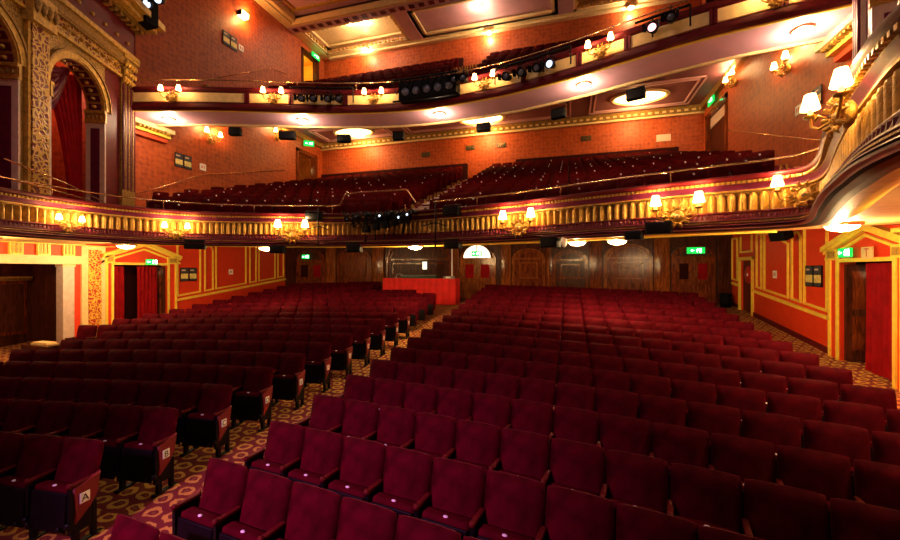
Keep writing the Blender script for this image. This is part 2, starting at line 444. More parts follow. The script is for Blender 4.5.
def curtain(label, x, ya, yb, z0, z1, folds, amp, m=CURT, group=None, taper=0, ax='y', name='curtain'):
    """pleated drape in the plane x=const (ax='y') or y=const (ax='x')"""
    mb = MB(); n = folds*6; nz = 6; vs = []; fs = []
    for j in range(nz+1):
        t = j/nz; z = z1+(z0-z1)*t
        for i in range(n+1):
            u = i/n; yy = ya+(yb-ya)*(u*(1-taper*math.sin(PI*min(1, t*1.1))*.6))
            d = amp*math.sin(2*PI*folds*u+.4*math.sin(3*t))*(.75+.25*math.sin(5*u+t))
            vs.append((d, yy-ya, z-z0) if ax == 'y' else (yy-ya, d, z-z0))
    k = n+1
    for j in range(nz):
        for i in range(n): fs.append((j*k+i, j*k+i+1, (j+1)*k+i+1, (j+1)*k+i))
    off = len(vs)
    th = .02
    vs2 = [(v[0]+th, v[1], v[2]) if ax == 'y' else (v[0], v[1]+th, v[2]) for v in vs]
    fs2 = [tuple(off+i for i in f[::-1]) for f in fs]
    mb.add(vs+vs2, fs+fs2, m, True)
    o = mb.obj(name, None, (x, ya, z0) if ax == 'y' else (ya, x, z0))
    return tag(o, label, 'curtain', group)
zf = floor_z(10)
curtain('left drape of the two crimson curtains in the left doorway under the green exit sign', WL-.12, 9.2, 9.62, zf+.02, 3.0, 3, .07, group='doorway curtains')
curtain('right drape of the two crimson curtains in the left doorway under the green exit sign', WL-.12, 10.05, 10.72, zf+.02, 3.0, 5, .08, group='doorway curtains')
curtain('long crimson curtain hanging in the pedimented doorway at the right edge', WR+.14, 9.42, 10.45, zf+.02, 3.02, 6, .11, group='doorway curtains')

# wide side-lobby opening in the left wall
zf = floor_z(6)
q = MB()
q.box(-12.3, -12.2, 3, 8.6, -.2, 3.6, WOODDK); q.box(-12.3, WL-.25, 8.35, 8.5, -.2, 3.6, WOODDK); q.box(-12.3, WL-.25, 3, 3.1, -.2, 3.6, WOODDK)
q.box(-12.3, WL-.2, 3, 8.5, 3.5, 3.6, WOODDK)
struct(q.obj('wall_side_lobby'))
q = MB()
for k, (ya, yb) in enumerate(((4.0, 5.0), (5.3, 7.0), (7.2, 8.2))):
    q.box(-12.2, -12.14, ya, yb, .9, 2.55, WOOD); q.box(-12.14, -12.1, ya+.1, yb-.1, 1.0, 2.45, WOODDK)
q.box(-12.2, -12.05, 5.2, 8.3, 2.62, 2.68, GOLD); q.box(-12.2, -12.08, 5.2, 8.3, 2.55, 2.6, GOLDDK)
for k in range(26): q.box(-12.07, -12.03, 5.25+k*.115, 5.29+k*.115, 2.57, 2.63, GOLDDK)
q.box(-12.2, -12.0, 4.9, 5.15, .4, 3.3, WOOD); q.box(-12.2, -11.96, 4.86, 5.19, 3.1, 3.2, WOOD); q.box(-12.2, -11.96, 4.86, 5.19, 2.9, 2.95, WOOD)
tag(q.obj('wood_panelling'), 'dark carved wood panelling with gilt beaded shelf inside the left side opening', 'panelling')
# white arched clock-like window at far left
root = thing('arched_mirror', 'pale round headed mirror in a gilt frame on the dark side lobby wall', 'mirror', (-12.15, 4.6, 2.4))
q = MB(); q.lathe([(0, 0), (.28, 0), (.28, .02), (0, .02)], FANLIGHT if False else WHITE, 20, Matrix.Rotation(PI/2, 4, 'Y')); q.obj('glass', root)
q = MB(); q.lathe([(.28, 0), (.34, .03), (.4, 0), (.38, -.02), (.28, -.02)], GOLD, 20, Matrix.Rotation(PI/2, 4, 'Y'), cap=False); q.obj('frame', root)
# cream beam and bracketed frieze over the opening
root = thing('bracketed_beam', 'cream beam with gold brackets over the wide opening at the left edge', 'beam', (WL, 6, 3.05))
q = MB(); q.box(-.25, .1, -2.6, 2.35, 0, .22, CREAM); q.box(-.25, .14, -2.6, 2.35, .19, .24, CREAM); q.obj('beam', root)
q = MB(); q.box(-.02, .05, -2.6, 2.35, .24, .62, RUST); q.box(-.02, .2, -2.6, 2.35, .58, .64, GOLD); q.obj('frieze', root)
for k in range(8):
    y = 1.98-k*.58
    q = MB(); q.box(.05, .13, y-.14, y+.14, .22, .6, GOLDPAINT)
    for j in range(3): q.box(.13, .15, y-.1+j*.08, y-.06+j*.08, .28, .56, GOLD)
    q.obj('bracket', root)
# grey-cream jamb of the opening and gilded pilaster
q = MB(); q.rbox(-.27, .03, -.14, .14, 0, 2.52, .01, IVORY); q.box(-.28, .05, -.16, .16, 2.42, 2.52, CREAM); q.box(-.28, .05, -.16, .16, 0, .15, CREAM)
tag(q.obj('jamb_post', None, (WL, 8.02, .55)), 'plain pale square post at the right side of the dark left opening', 'post')
root = thing('ornate_pilaster', 'gilt scrollwork pilaster between the dark opening and the curtained left doorway', 'pilaster', (WL, 8.66, .6))
q = MB(); q.box(-.01, .07, -.34, .3, 0, 3.02, CREAM); q.obj('frame', root)
q = MB(); q.box(.07, .1, -.17, .17, .1, 2.9, FILIR); q.obj('scroll_panel', root)

# ------------------------------------------------------------------ stalls back wall
YB = 17.35
zfb = floor_z(YB)
q = MB(); q.box(-10.2, 10.2, YB, YB+.25, 1, ZC+.3, WOODDK)
struct(q.obj('wall_back_stalls'))
def bx(mb, xa, xb, z0, z1, d0, d1, m): mb.box(xa, xb, YB-d1, YB-d0, z0, z1, m)
def arch_out(xa, xb, zs, z0, n=14, e=0):
    c = (xa+xb)/2; r = (xb-xa)/2+e
    return [(c+r*math.cos(PI*k/n), zs+r*math.sin(PI*k/n)*.62) for k in range(n+1)]
def arch_panel(name, label, xa, xb, wm, pm, zs=3.38, painting=False, doors=False, group='arched wood bays'):
    root = thing(name, label, 'wall panel' if not doors else 'door', ((xa+xb)/2, YB, zfb), 0, group)
    c = (xa+xb)/2
    def loc(mbx, out, d0, d1, m): mbx.prism(out, lambda u, v, d: (u-c, -d, v-zfb), d0, d1, m)
    q = MB(); out = arch_out(xa, xb, zs, 0); loc(q, [(xb, zfb), *out, (xa, zfb)], 0, .03, pm); q.obj('panel', root)
    for (e0, e1, d) in ((-.14, -.02, .09), (-.26, -.2, .06)):
        q = MB(); o = arch_out(xa, xb, zs, 0, 16, e1); i = arch_out(xa, xb, zs, 0, 16, e0)
        for k in range(16):
            loc(q, [o[k], o[k+1], i[k+1], i[k]], 0, d, wm)
        q.obj('archivolt', root)
    q = MB(); loc(q, [(xa, zs-.05), (xb, zs-.05), (xb, zs+.02), (xa, zs+.02)], 0, .1, wm)
    loc(q, [(xa, zfb), (xa+.12, zfb), (xa+.12, zs-.05), (xa, zs-.05)], 0, .09, wm)
    loc(q, [(xb-.12, zfb), (xb, zfb), (xb, zs-.05), (xb-.12, zs-.05)], 0, .09, wm); q.obj('transom', root)
    if not doors:
        q = MB(); m = .32
        for (u0, u1, v0, v1) in ((xa+m, xb-m, zs-.22, zs-.17), (xa+m, xb-m, zfb+.95, zfb+1.0), (xa+m, xa+m+.05, zfb+.95, zs-.17), (xb-m-.05, xb-m, zfb+.95, zs-.17)):
            loc(q, [(u0, v0), (u1, v0), (u1, v1), (u0, v1)], .03, .06, wm)
        q.obj('moulding', root)
    if painting:
        q = MB(); pts = []
        for k in range(13):
            t = k/12; pts.append((-.55+1.1*t, -.07, zs-zfb-.22-.28*math.sin(PI*t)))
        q.tube(pts, .022, wm, 6)
        pts = [(-.4+.8*k/12, -.07, zs-zfb-.2-.14*math.sin(PI*k/12)) for k in range(13)]; q.tube(pts, .016, wm, 6)
        q.obj('carved_garland', root)
    if doors:
        w = (xb-xa-.24)/2
        for s in (0, 1):
            u0 = xa+.12+s*w; u1 = u0+w
            d = MB(); loc(d, [(u0, zfb), (u1, zfb), (u1, zs-.05), (u0, zs-.05)], .03, .07, wm); leaf = d.obj('door_leaf', root)
            d = MB(); loc(d, [(u0+.16, zfb+.95), (u1-.16, zfb+.95), (u1-.16, zs-.25), (u0+.16, zs-.25)], .07, .085, CURT if doors == 2 or s == 1 else DARKIN); d.obj('glazed_pane', leaf)
            d = MB(); k = 8; loc(d, [(u0+.14, zs-.25), (u1-.14, zs-.25), *[((u0+u1)/2+(w/2-.14)*math.cos(PI*j/k), zs-.25+.1*math.sin(PI*j/k)) for j in range(1, k)]], .07, .09, wm); d.obj('pane_head', leaf)
            d = MB(); d.tube([(u0-c+.09 if s else u1-c-.09, -.1, 1.0), (u0-c+.09 if s else u1-c-.09, -.1, 1.25)], .015, BRASS, 6); d.obj('pull_handle', leaf)
    return root
arch_panel('double_door', 'dark wood double doors under exit sign at the left end of the back wall', -9.2, -7.5, WOOD, WOODDK, doors=1)
arch_panel('wood_bay', 'square looking wood bay between back left doors and the sound desk', -6.85, -4.95, WOOD, WOOD)
arch_panel('wood_bay', 'arched wood bay directly behind the red-clothed sound desk', -4.2, -.95, WOOD, WOODDK)
arch_panel('double_door', 'central wood double doors with red panes below the lit fanlight', -.6, 1.05, WOODLT, WOOD, doors=2)
arch_panel('wood_bay', 'narrow arched wood bay just right of the central doors', 1.75, 3.15, WOODLT, WOOD)
arch_panel('wood_bay', 'wide dark recessed bay with low shelf in the back wall', 3.45, 4.85, WOOD, WOODDK, zs=3.3)
arch_panel('wood_bay', 'arched wood bay with carved garlands right of the dark recess', 5.45, 7.25, WOODLT, WOOD, painting=True)
arch_panel('double_door', 'dark double doors under exit sign at the right end of the back wall', 7.9, 9.4, WOOD, WOODDK, doors=1)
for k, (xa, xb, m, lb) in enumerate([(-7.45, -6.9, WOODLT, 'left end doors'), (-4.9, -4.3, WOODLT, 'sound desk bay'), (1.3, 1.72, WOODLT, 'central fanlight doors'), (3.17, 3.42, WOOD, 'narrow arched bay'), (4.9, 5.38, WOOD, 'dark recess'), (7.28, 7.84, WOODLT, 'garland bay'), (9.42, 9.9, WOODDK, 'right end doors'), (-.93, -.62, WOODLT, 'central doors, on their left')]):
    c = (xa+xb)/2; w = (xb-xa)/2
    root = thing('wood_pilaster', 'tall polished wood pilaster on the back wall beside the '+lb, 'pilaster', (c, YB, zfb), 0, 'back wall pilasters')
    q = MB(); q.rbox(-w, w, -.14, 0, .25, 2.55, .012, m); q.obj('shaft', root)
    q = MB(); q.box(-w-.03, w+.03, -.17, 0, 0, .25, m); q.obj('plinth', root)
    q = MB(); q.box(-w-.03, w+.03, -.17, 0, 2.55, 2.65, m); q.box(-w-.05, w+.05, -.2, 0, 2.82, 2.93, m); q.box(-w, w, -.14, 0, 2.65, 2.82, m); q.obj('capital', root)
# lit fanlight
root = thing('fanlight', 'bright half round fanlight window above the central double doors', 'window', (.22, YB-.1, 3.42))
q = MB(); k = 16
q.prism([(.62, .0), *[(.62*math.cos(PI*j/k)-.0, .56*math.sin(PI*j/k)) for j in range(1, k)], (-.62, 0)], lambda a, b, d: (a, -d, b), .0, .03, FANLIGHT); q.obj('lit_pane', root)
q = MB(); q.box(-.02, .02, -.05, 0, 0, .55, WOOD); q.tube([(.64*math.cos(PI*j/k), -.03, .58*math.sin(PI*j/k)) for j in range(k+1)], .035, WOODLT, 6); q.obj('glazing_frame', root)
# low shelf furniture in the recess
q = MB(); q.box(-.55, .55, -.3, 0, .95, 1.02, WOOD); q.box(-.5, .5, -.25, 0, 0, .95, WOODDK)
tag(q.obj('side_counter', None, (4.15, YB-.04, zfb)), 'low wooden counter standing in the dark back wall recess', 'counter')

# ------------------------------------------------------------------ balconies
C_PTS = [(6.3,1.2),(6.02,2.1),(6.04,2.95),(6.28,3.75),(6.5,4.35),(6.9,5.3),(7.25,6.1),(7.45,6.7),(7.42,7.08),(7.0,7.36),(6.2,7.6),(5.3,7.92),(4.35,8.3),(3.1,8.8),(1.65,9.25),(0,9.55),(-1.7,9.4),(-3.1,8.9),(-4.6,8.25),(-5.45,7.5),(-5.85,6.75),(-5.95,5.9),(-5.9,5.1),(-5.75,4.4),(-5.5,3.6),(-5.2,2.8)]
CP = catmull(C_PTS, .135); CN = nsgn(CP, normals(CP))
bal = thing('dress_circle_balcony', 'lower curved balcony with gilded pleated front over the stalls', 'balcony', (0,0,0))
q = MB(); sweep(q, CP, CN, [(-.32,4.33),(-.3,4.36),(-.1,4.4),(.1,4.38),(.13,4.35),(.1,4.31),(.07,4.29)], MAROON, True); q.obj('coping', bal)
q = MB(); sweep(q, CP, CN, [(.06,4.29),(.075,4.27),(.06,4.245)], GOLDDK)
fine = catmull(C_PTS, .07); fn_ = nsgn(fine, normals(fine))
for i in range(0, len(fine)-1, 1):
    p = fine[i]+fn_[i]*.085; t = Vector((-fn_[i].y, fn_[i].x))*.018; n = fn_[i]*.02
    a, b, c2, d = p-t-n, p+t-n, p+t+n, p-t+n
    q.add([(v.x, v.y, z) for z in (4.25, 4.285) for v in (a, b, c2, d)], [(0,1,5,4),(1,2,6,5),(2,3,7,6),(3,0,4,7),(0,3,2,1),(4,5,6,7)], GOLD)
q.obj('dentil_moulding', bal)
q = MB(); sweep(q, CP, CN, [(.06,4.245),(.02,4.2),(-.0,4.17),(.03,4.15)], PURPLE, True); q.obj('upper_cove', bal)
# gilded pleats: one scallop-headed flute per step
q = MB()
sweep(q, CP, CN, [(-.04,4.16),(-.04,3.8)], GOLDDK)
for i in range(len(CP)-1):
    a, b = CP[i], CP[i+1]; n = CN[i]; t = b-a; w = t.length
    vs = []; fs = []; K = 6; rows = [3.815, 4.02, 4.06, 4.09, 4.11]
    for ri, z in enumerate(rows):
        sh = [1, 1, .86, .62, .2][ri]
        for k in range(K+1):
            u = (k/K-.5)*.9*sh+.5; d = -.035+.075*math.sin(PI*k/K)*([1, 1, 1, .9, .5][ri])
            pp = a+t*u+n*d; vs.append((pp.x, pp.y, z))
    for ri in range(4):
        for k in range(K): fs.append((ri*7+k, ri*7+k+1, ri*7+7+k+1, ri*7+7+k))
    fs.append(tuple(28+k for k in range(7)))
    q.add(vs, fs, GOLD, True)
sweep(q, CP, CN, [(-.03,4.16),(.03,4.15),(.03,4.13),(-.03,4.125)], GOLD)
q.obj('pleated_band', bal)
q = MB(); sweep(q, CP, CN, [(-.0,3.825),(.06,3.81),(.07,3.79),(.05,3.77)], MAROON, True)
sweep(q, CP, CN, [(.045,3.77),(.075,3.69)], PURPLE)
for i in range(len(fine)-1):
    p = fine[i]+fn_[i]*.065; t = Vector((-fn_[i].y, fn_[i].x))*.02; n = fn_[i]*.02
    q.add([((p-t).x, (p-t).y, 3.77), ((p+t).x, (p+t).y, 3.77), ((p+t+n*1.4).x, (p+t+n*1.4).y, 3.7), ((p-t+n*1.4).x, (p-t+n*1.4).y, 3.7), ((p+n).x, (p+n).y, 3.77)], [(0,4,3),(4,2,3),(4,1,2)], MAROON)
q.obj('reeded_moulding', bal)
q = MB()
for prof, m in (([(.075,3.69),(.14,3.685),(.15,3.665)], MAROON), ([(.15,3.665),(.12,3.655),(.12,3.645)], PURPLE), ([(.12,3.645),(.165,3.64),(.165,3.625)], GOLDDK), ([(.165,3.625),(.14,3.615),(.15,3.6)], MAROON),
                ([(.15,3.6),(.19,3.595),(.2,3.58)], PURPLE), ([(.2,3.58),(.17,3.57),(.17,3.56)], DARKIN), ([(.17,3.56),(.215,3.555),(.21,3.54)], MAROON), ([(.21,3.54),(.17,3.535),(.16,3.525)], MAUVE),
                ([(.16,3.525),(.12,3.52)], DARKIN), ([(.12,3.52),(.06,3.51),(.0,3.505)], MAROON), ([(0,3.505),(-.1,3.505)], GOLDPAINT)): sweep(q, CP, CN, prof, m)
q.obj('lower_mouldings', bal)
q = MB(); sweep(q, CP, CN, [(-.1,3.505),(-.16,3.51),(-.24,3.56),(-.3,3.6)], GOLDPAINT, True); q.obj('soffit_bead', bal)
# underside: pale band then step up
def off_path(path, ns, d): return [p+n*d for p, n in zip(path, ns)]
q = MB()
mid = [i for i, p in enumerate(CP) if p.y > 7.0 or True]
lim = lambda p: Vector((max(-9.9, min(9.88, p.x)), p.y))
in1 = [lim(p) for p in off_path(CP, CN, -.3)]; in2 = []
for p, n in zip(CP, CN):
    r = p-n*2.2
    if p.y < 7.1 : r = Vector((9.88 if p.x > 0 else -9.9, p.y+ (1.0 if p.y > 5 else .6)))
    in2.append(lim(r))
vs = [(p.x, p.y, 3.62) for p in in1]+[(p.x, p.y, 3.64) for p in in2]; k = len(in1)
q.add(vs, [(i, i+1, k+i+1, k+i) for i in range(k-1)], mat('ochre_soffit', (.7, .4, .14), .5, noise=.12))
q.obj('soffit_band', bal)
q = MB()
for r in (-.9, -1.9):
    pp = off_path(CP, CN, r); sel = [i for i in range(len(CP)) if abs(pp[i].x) < 9.7 and CP[i].y > 7.3]
    if len(sel) > 2: sweep(q, [pp[i] for i in sel], [CN[i] for i in sel], [(.06,3.63),(.04,3.59),(-.04,3.59),(-.06,3.63)], GOLDPAINT)
q.obj('soffit_ribs', bal)
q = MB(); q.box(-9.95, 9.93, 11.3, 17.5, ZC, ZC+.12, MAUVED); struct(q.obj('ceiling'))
q = MB(); ks = [i for i, p in enumerate(in2)]
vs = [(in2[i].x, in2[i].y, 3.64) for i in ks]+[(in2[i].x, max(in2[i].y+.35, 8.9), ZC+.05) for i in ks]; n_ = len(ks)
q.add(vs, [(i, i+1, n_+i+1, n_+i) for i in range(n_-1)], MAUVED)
q.obj('soffit_step', bal)
for sx in (-1, 1):
    idx = [i for i, p in enumerate(CP) if p.x*sx > 0 and p.y < 7.6]
    q = MB(); A = [CP[i]-CN[i]*.28 for i in idx]; n_ = len(A)
    q.add([(p.x, p.y, 3.72) for p in A]+[(9.85*sx, min(9.2, p.y+1.2), 3.72) for p in A], [(i, i+1, n_+i+1, n_+i) for i in range(n_-1)], CARPET)
    struct(q.obj('floor_boxes_'+('left' if sx < 0 else 'right')))
# circle stepped floor
NR = 12
def c_row(i, x): return 10.3+.85*i-(.036*(1-i/11.))*x*x
def c_z(i): return 3.98+.303*i
q = MB(); xs = [-9.9+19.8*k/30 for k in range(31)]
for i in range(NR):
    for k in range(30):
        xa, xb = xs[k], xs[k+1]
        ya, yb = c_row(i, xa)-.55, c_row(i, xb)-.55; ya2, yb2 = c_row(i+1, xa)-.55, c_row(i+1, xb)-.55
        if i == NR-1: ya2 = yb2 = 20.6
        q.add([(xa, ya, c_z(i)), (xb, yb, c_z(i)), (xb, yb2, c_z(i)), (xa, ya2, c_z(i)), (xa, ya, c_z(i)-(.303 if i else .2)), (xb, yb, c_z(i)-(.303 if i else .2))], [(0,1,2,3), (4,5,1,0)], CARPET)
q.obj('stepped_floor', bal)

# upper circle
U_PTS = [(9.85,9.2),(9.15,9.35),(8.3,9.5),(7.3,9.72),(6.45,9.98),(5.3,10.4),(4.15,10.85),(2.2,11.4),(0,11.6),(-1.5,11.5),(-2.85,11.18),(-4.0,10.78),(-5.7,10.15),(-7.2,9.62),(-8.9,9.12),(-9.85,8.9)]
UP = catmull(U_PTS, .3); UN = nsgn(UP, normals(UP))
ub = thing('upper_circle_balcony', 'higher curved balcony with cream panelled front under the coffered ceiling', 'balcony', (0,0,0))
UP2 = catmull(U_PTS, .09); UN2 = nsgn(UP2, normals(UP2))
q = MB(); sweep(q, UP2, UN2, [(-.3,8.5),(-.28,8.56),(-.1,8.6),(.06,8.58),(.07,8.53),(.03,8.47)], MAROON, True); q.obj('coping', ub)
q = MB(); sweep(q, UP2, UN2, [(.03,8.47),(-.03,8.45),(-.04,8.1)], MAROON)
acc = 0
q.obj('parapet', ub)
# cream panels between stiles
i = 4; npan = 0
lens = [14, 12, 18, 12, 16, 22, 12, 26, 18, 14, 24, 14, 22, 12, 16, 18, 14, 12, 16]
li = 0
while i+10 < len(UP2)-3 and npan < 19:
    L = lens[li % len(lens)]; li += 1; j = min(i+L, len(UP2)-3)
    q = MB(); seg = UP2[i:j+1]; sn = UN2[i:j+1]
    sweep(q, seg, sn, [(-.035,8.43),(.0,8.42),(.0,8.14),(-.035,8.13)], CREAM)
    for e in (0, -1):
        p, n = seg[e], sn[e]; t = Vector((-n.y, n.x))*.03
        q.add([((p-t+n*dd).x, (p-t+n*dd).y, z) for dd in (-.05, .03) for z in (8.11, 8.45)]+[((p+t+n*dd).x, (p+t+n*dd).y, z) for dd in (-.05, .03) for z in (8.11, 8.45)],
              [(0,1,3,2),(4,6,7,5),(2,3,7,6),(0,4,5,1),(1,5,7,3),(0,2,6,4)], MAROON)
    q.obj('cream_panel', ub); npan += 1; i = j+1
q = MB(); sweep(q, UP2, UN2, [(-.04,8.1),(.05,8.08),(.03,8.04),(.09,7.95),(.07,7.9),(.02,7.86)], MAROON, True); q.obj('lower_mouldings', ub)
q = MB(); sweep(q, UP2, UN2, [(.02,7.86),(.0,7.84),(-.05,7.84),(-.07,7.86)], GOLDPAINT, True)
sweep(q, UP2, UN2, [(-1.17,7.86),(-1.2,7.81),(-1.26,7.81),(-1.28,7.86)], CREAM, True); q.obj('soffit_beads', ub)
def clampx(p, a=-9.9, b=9.88): return Vector((max(a, min(b, p.x)), p.y))
q = MB(); sweep(q, [clampx(p) for p in UP], UN, [(-.06,7.86),(-1.28,7.86)], PINKCEIL); q.obj('soffit_band', ub)
q = MB()
inn = [clampx(p-n*1.28) for p, n in zip(UP, UN)]
vs = [(p.x, p.y, 7.86) for p in inn]+[(p.x, 16.3, 10.3) for p in inn]+[(p.x, 20.6, 10.3) for p in inn]; k = len(inn)
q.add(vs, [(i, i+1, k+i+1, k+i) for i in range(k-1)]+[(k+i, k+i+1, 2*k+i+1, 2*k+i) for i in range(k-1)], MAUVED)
for (xa, xb, ya, yb) in ((-9.2, -5.0, 18.2, 20.1), (-4.2, 4.2, 18.2, 20.1), (5.0, 9.2, 17.4, 20.1)):
    for r_ in (0, .18):
        for (u0, u1, v0, v1) in ((xa+r_, xb-r_, ya+r_, ya+r_+.07), (xa+r_, xb-r_, yb-r_-.07, yb-r_), (xa+r_, xa+r_+.07, ya+r_, yb-r_), (xb-r_-.07, xb-r_, ya+r_, yb-r_)):
            q.box(u0, u1, v0, v1, 10.25, 10.31, MAUVE)
q.obj('sloping_underside', ub)
q = MB()
q.box(-9.95, 9.93, 20.35, 20.6, 10.02, 10.3, GOLDDK); q.box(-9.95, 9.93, 20.45, 20.6, 9.93, 10.03, CREAM)
for k in range(66): q.box(-9.8+k*.3, -9.65+k*.3, 20.3, 20.36, 10.06, 10.14, CREAM)
for X, f in ((WL, 1), (WR, -1)):
    a, b = sorted((X, X+f*.2)); q.box(a, b, 12.5, 20.5, 10.05, 10.3, GOLDDK)
q.obj('cornice', ub)
# side cornices of the soffit by the walls
for X, f in ((WL, 1), (WR, -1)):
    q = MB()
    for (d0, d1, z0, z1, m) in ((0, .55, 7.72, 7.86, CREAM), (0, .35, 7.58, 7.72, GOLDPAINT), (0, .2, 7.45, 7.58, RUST)):
        a, b = sorted((X+f*d0, X+f*d1)); q.box(a, b, 9.25 if X < 0 else 9.6, 10.9, z0, z1, m)
    for k in range(9):
        a, b = sorted((X+f*.36, X+f*.5)); q.box(a, b, 9.7+k*.13, 9.76+k*.13, 7.66, 7.72, GOLD)
    q.obj('side_cornice', ub)
# stepped floor of the upper circle
GR = 8
def g_row(i, x): return 13.0+.95*i-(.026*(1-i/7.))*x*x
def g_z(i): return 8.3+.66*i
q = MB()
for i in range(GR):
    for k in range(30):
        xa, xb = xs[k], xs[k+1]
        ya, yb = g_row(i, xa)-.6, g_row(i, xb)-.6; ya2, yb2 = g_row(i+1, xa)-.6, g_row(i+1, xb)-.6
        if i == GR-1: ya2 = yb2 = 20.8
        q.add([(xa, ya, g_z(i)), (xb, yb, g_z(i)), (xb, yb2, g_z(i)), (xa, ya2, g_z(i)), (xa, ya, g_z(i)-(.66 if i else .3)), (xb, yb, g_z(i)-(.66 if i else .3))], [(0,1,2,3), (4,5,1,0)], CARPET)
q.obj('stepped_floor', ub)

# upper walls --------------------------------------------------------
def upper_side(sx, X):
    nm = 'left' if sx < 0 else 'right'; T = .25
    a, b = sorted((X, X+sx*T)); q = MB()
    y0 = 8.6
    # circle level with doorway at the back
    da, db = (18.3, 19.95) if sx < 0 else (17.8, 20.1)
    dz0, dz1 = (7.3, 9.35) if sx < 0 else (7.0, 9.55)
    q.box(a, b, y0, da, ZC+.3, 10.4, DAMASK); q.box(a, b, db, 20.85, ZC+.3, 10.4, DAMASK); q.box(a, b, da, db, dz1, 10.4, DAMASK); q.box(a, b, da, db, ZC+.3, dz0, DAMASK)
    # upper level with doorway
    ga, gb = (18.75, 20.1)
    q.box(a, b, y0, ga, 10.4, 17, DAMASK); q.box(a, b, gb, 20.85, 10.4, 17, DAMASK); q.box(a, b, ga, gb, 15.0, 17, DAMASK); q.box(a, b, ga, gb, 10.4, 13.2, DAMASK)
    struct(q.obj('wall_upper_'+nm))
    # lobby behind
    xa, xb = X+sx*T, X+sx*1.8; lo, hi = sorted((xa, xb))
    q = MB(); m = YELLOWLIT
    for (u, v, z0, z1, mm) in ((da, db, dz0-.1, dz1+.3, WOODLT if sx < 0 else DARKIN), (ga, gb, 13.1, 15.3, YELLOWLIT)):
        e, f = sorted((xb, xb+sx*.1)); q.box(e, f, u-.6, v+.6, z0, z1, mm)
        q.box(lo, hi, u-.6, u-.5, z0, z1, mm); q.box(lo, hi, v+.5, v+.6, z0, z1, mm); q.box(lo, hi, u-.6, v+.6, z1-.1, z1, mm)
    struct(q.obj('wall_upper_lobby_'+nm))
    o = thing('door_frame', 'dark wood door frame at the back of the dress circle in the %s wall' % nm, 'door frame', (X, (da+db)/2, dz0))
    q = MB(); h = dz1-dz0; w = (db-da)/2; e, f = sorted((-sx*.05, sx*.27))
    q.box(e, f, -w-.1, -w+.08, 0, h+.12, WOOD); q.box(e, f, w-.08, w+.1, 0, h+.12, WOOD); q.box(e, f, -w-.1, w+.1, h-.05, h+.14, WOOD); q.obj('architrave', o)
    if sx > 0:
        q = MB(); e, f = sorted((sx*.1, sx*.15)); q.box(e, f, -w+.1, w-.1, 0, h-.55, WOODDK); q.obj('door_leaf', o)
        q = MB(); q.box(e, f, -w+.1, w-.1, h-.5, h-.08, IVORY); q.obj('transom_pane', o)
    o = thing('door_frame', 'dark wood door frame at the back of the upper circle in the %s wall' % nm, 'door frame', (X, 19.42, 13.2))
    q = MB(); e, f = sorted((-sx*.05, sx*.27))
    q.box(e, f, -.78, -.62, 0, 1.9, WOODDK); q.box(e, f, .62, .78, 0, 1.9, WOODDK); q.box(e, f, -.78, .78, 1.78, 1.92, WOODDK); q.obj('architrave', o)
upper_side(-1, WL); upper_side(1, WR)
point_light((WL-1, 19.1, 8.9), 30, (1, .62, .2), .15, name='lobby_light')
point_light((WL-1, 19.4, 14.7), 40, (1, .65, .12), .15, name='lobby_light')
q = MB(); q.box(-10.2, 10.2, 20.6, 20.85, 4, 10.4, DAMASK); q.box(-10.2, 10.2, 20.8, 21.0, 10.4, 17, DAMASK)
struct(q.obj('wall_back_upper'))
# dark crash rail along the top of the last rows
for (xa, xb, nm2) in ((-9.9, -1.03, 'left of'), (1.5, 8.9, 'right of')):
    q = MB(); q.rbox(xa, xb, 20.42, 20.58, 7.3, 8.5, .02, DARKIN)
    tag(q.obj('rear_partition'), 'dark low partition behind the last dress circle row, %s the centre steps' % nm2, 'partition', 'rear partitions')
for (xa, xb, nm2) in ((-9.9, -1.3, 'left of'), (.5, 9.9, 'right of')):
    q = MB(); q.rbox(xa, xb, 20.6, 20.76, 13.2, 14.2, .02, DARKIN)
    tag(q.obj('rear_partition'), 'dark low partition behind the last upper circle row, %s the centre steps' % nm2, 'partition', 'rear partitions')

# main ceiling --------------------------------------------------------
ZM = 15.45
q = MB()
def cf(q, x0, x1, y0, y1, d, m, rim=CREAM, dent=True, panel=MAUVE):
    """coffer: recessed panel with stepped mouldings"""
    q.box(x0-.3, x1+.3, y0-.3, y1+.3, ZM+d, ZM+d+.1, panel)
    for (a, b, c2, e) in ((x0-.3, x1+.3, y0-.3, y0), (x0-.3, x1+.3, y1, y1+.3), (x0-.3, x0, y0, y1), (x1, x1+.3, y0, y1)):
        q.box(a, b, c2, e, ZM+.11, ZM+d, m)
    for (w, z0, z1, mm) in ((.16, ZM+.02, ZM+.12, rim), (.3, ZM+d-.14, ZM+d-.02, rim)):
        q.box(x0, x1, y0, y0+w, z0, z1, mm); q.box(x0, x1, y1-w, y1, z0, z1, mm); q.box(x0, x0+w, y0, y1, z0, z1, mm); q.box(x1-w, x1, y0, y1, z0, z1, mm)
    if dent:
        n = int((x1-x0)/.26)
        for k in range(n):
            xx = x0+.1+k*.26; q.box(xx, xx+.13, y1-.26, y1-.14, ZM+.06, ZM+.16, GOLD); q.box(xx, xx+.13, y0+.14, y0+.26, ZM+.06, ZM+.16, GOLD)
        n = int((y1-y0)/.26)
        for k in range(n):
            yy = y0+.1+k*.26; q.box(x0+.14, x0+.26, yy, yy+.13, ZM+.06, ZM+.16, GOLD); q.box(x1-.26, x1-.14, yy, yy+.13, ZM+.06, ZM+.16, GOLD)
YC0, YC1 = 17.95, 20.4
cf(q, -9.5, -4.2, YC0, YC1, .45, MAUVE, panel=CREAM); cf(q, -3.5, 3.6, YC0, YC1, .16, MAUVE, dent=True); cf(q, 4.3, 9.5, YC0, YC1, .45, MAUVE, panel=CREAM)
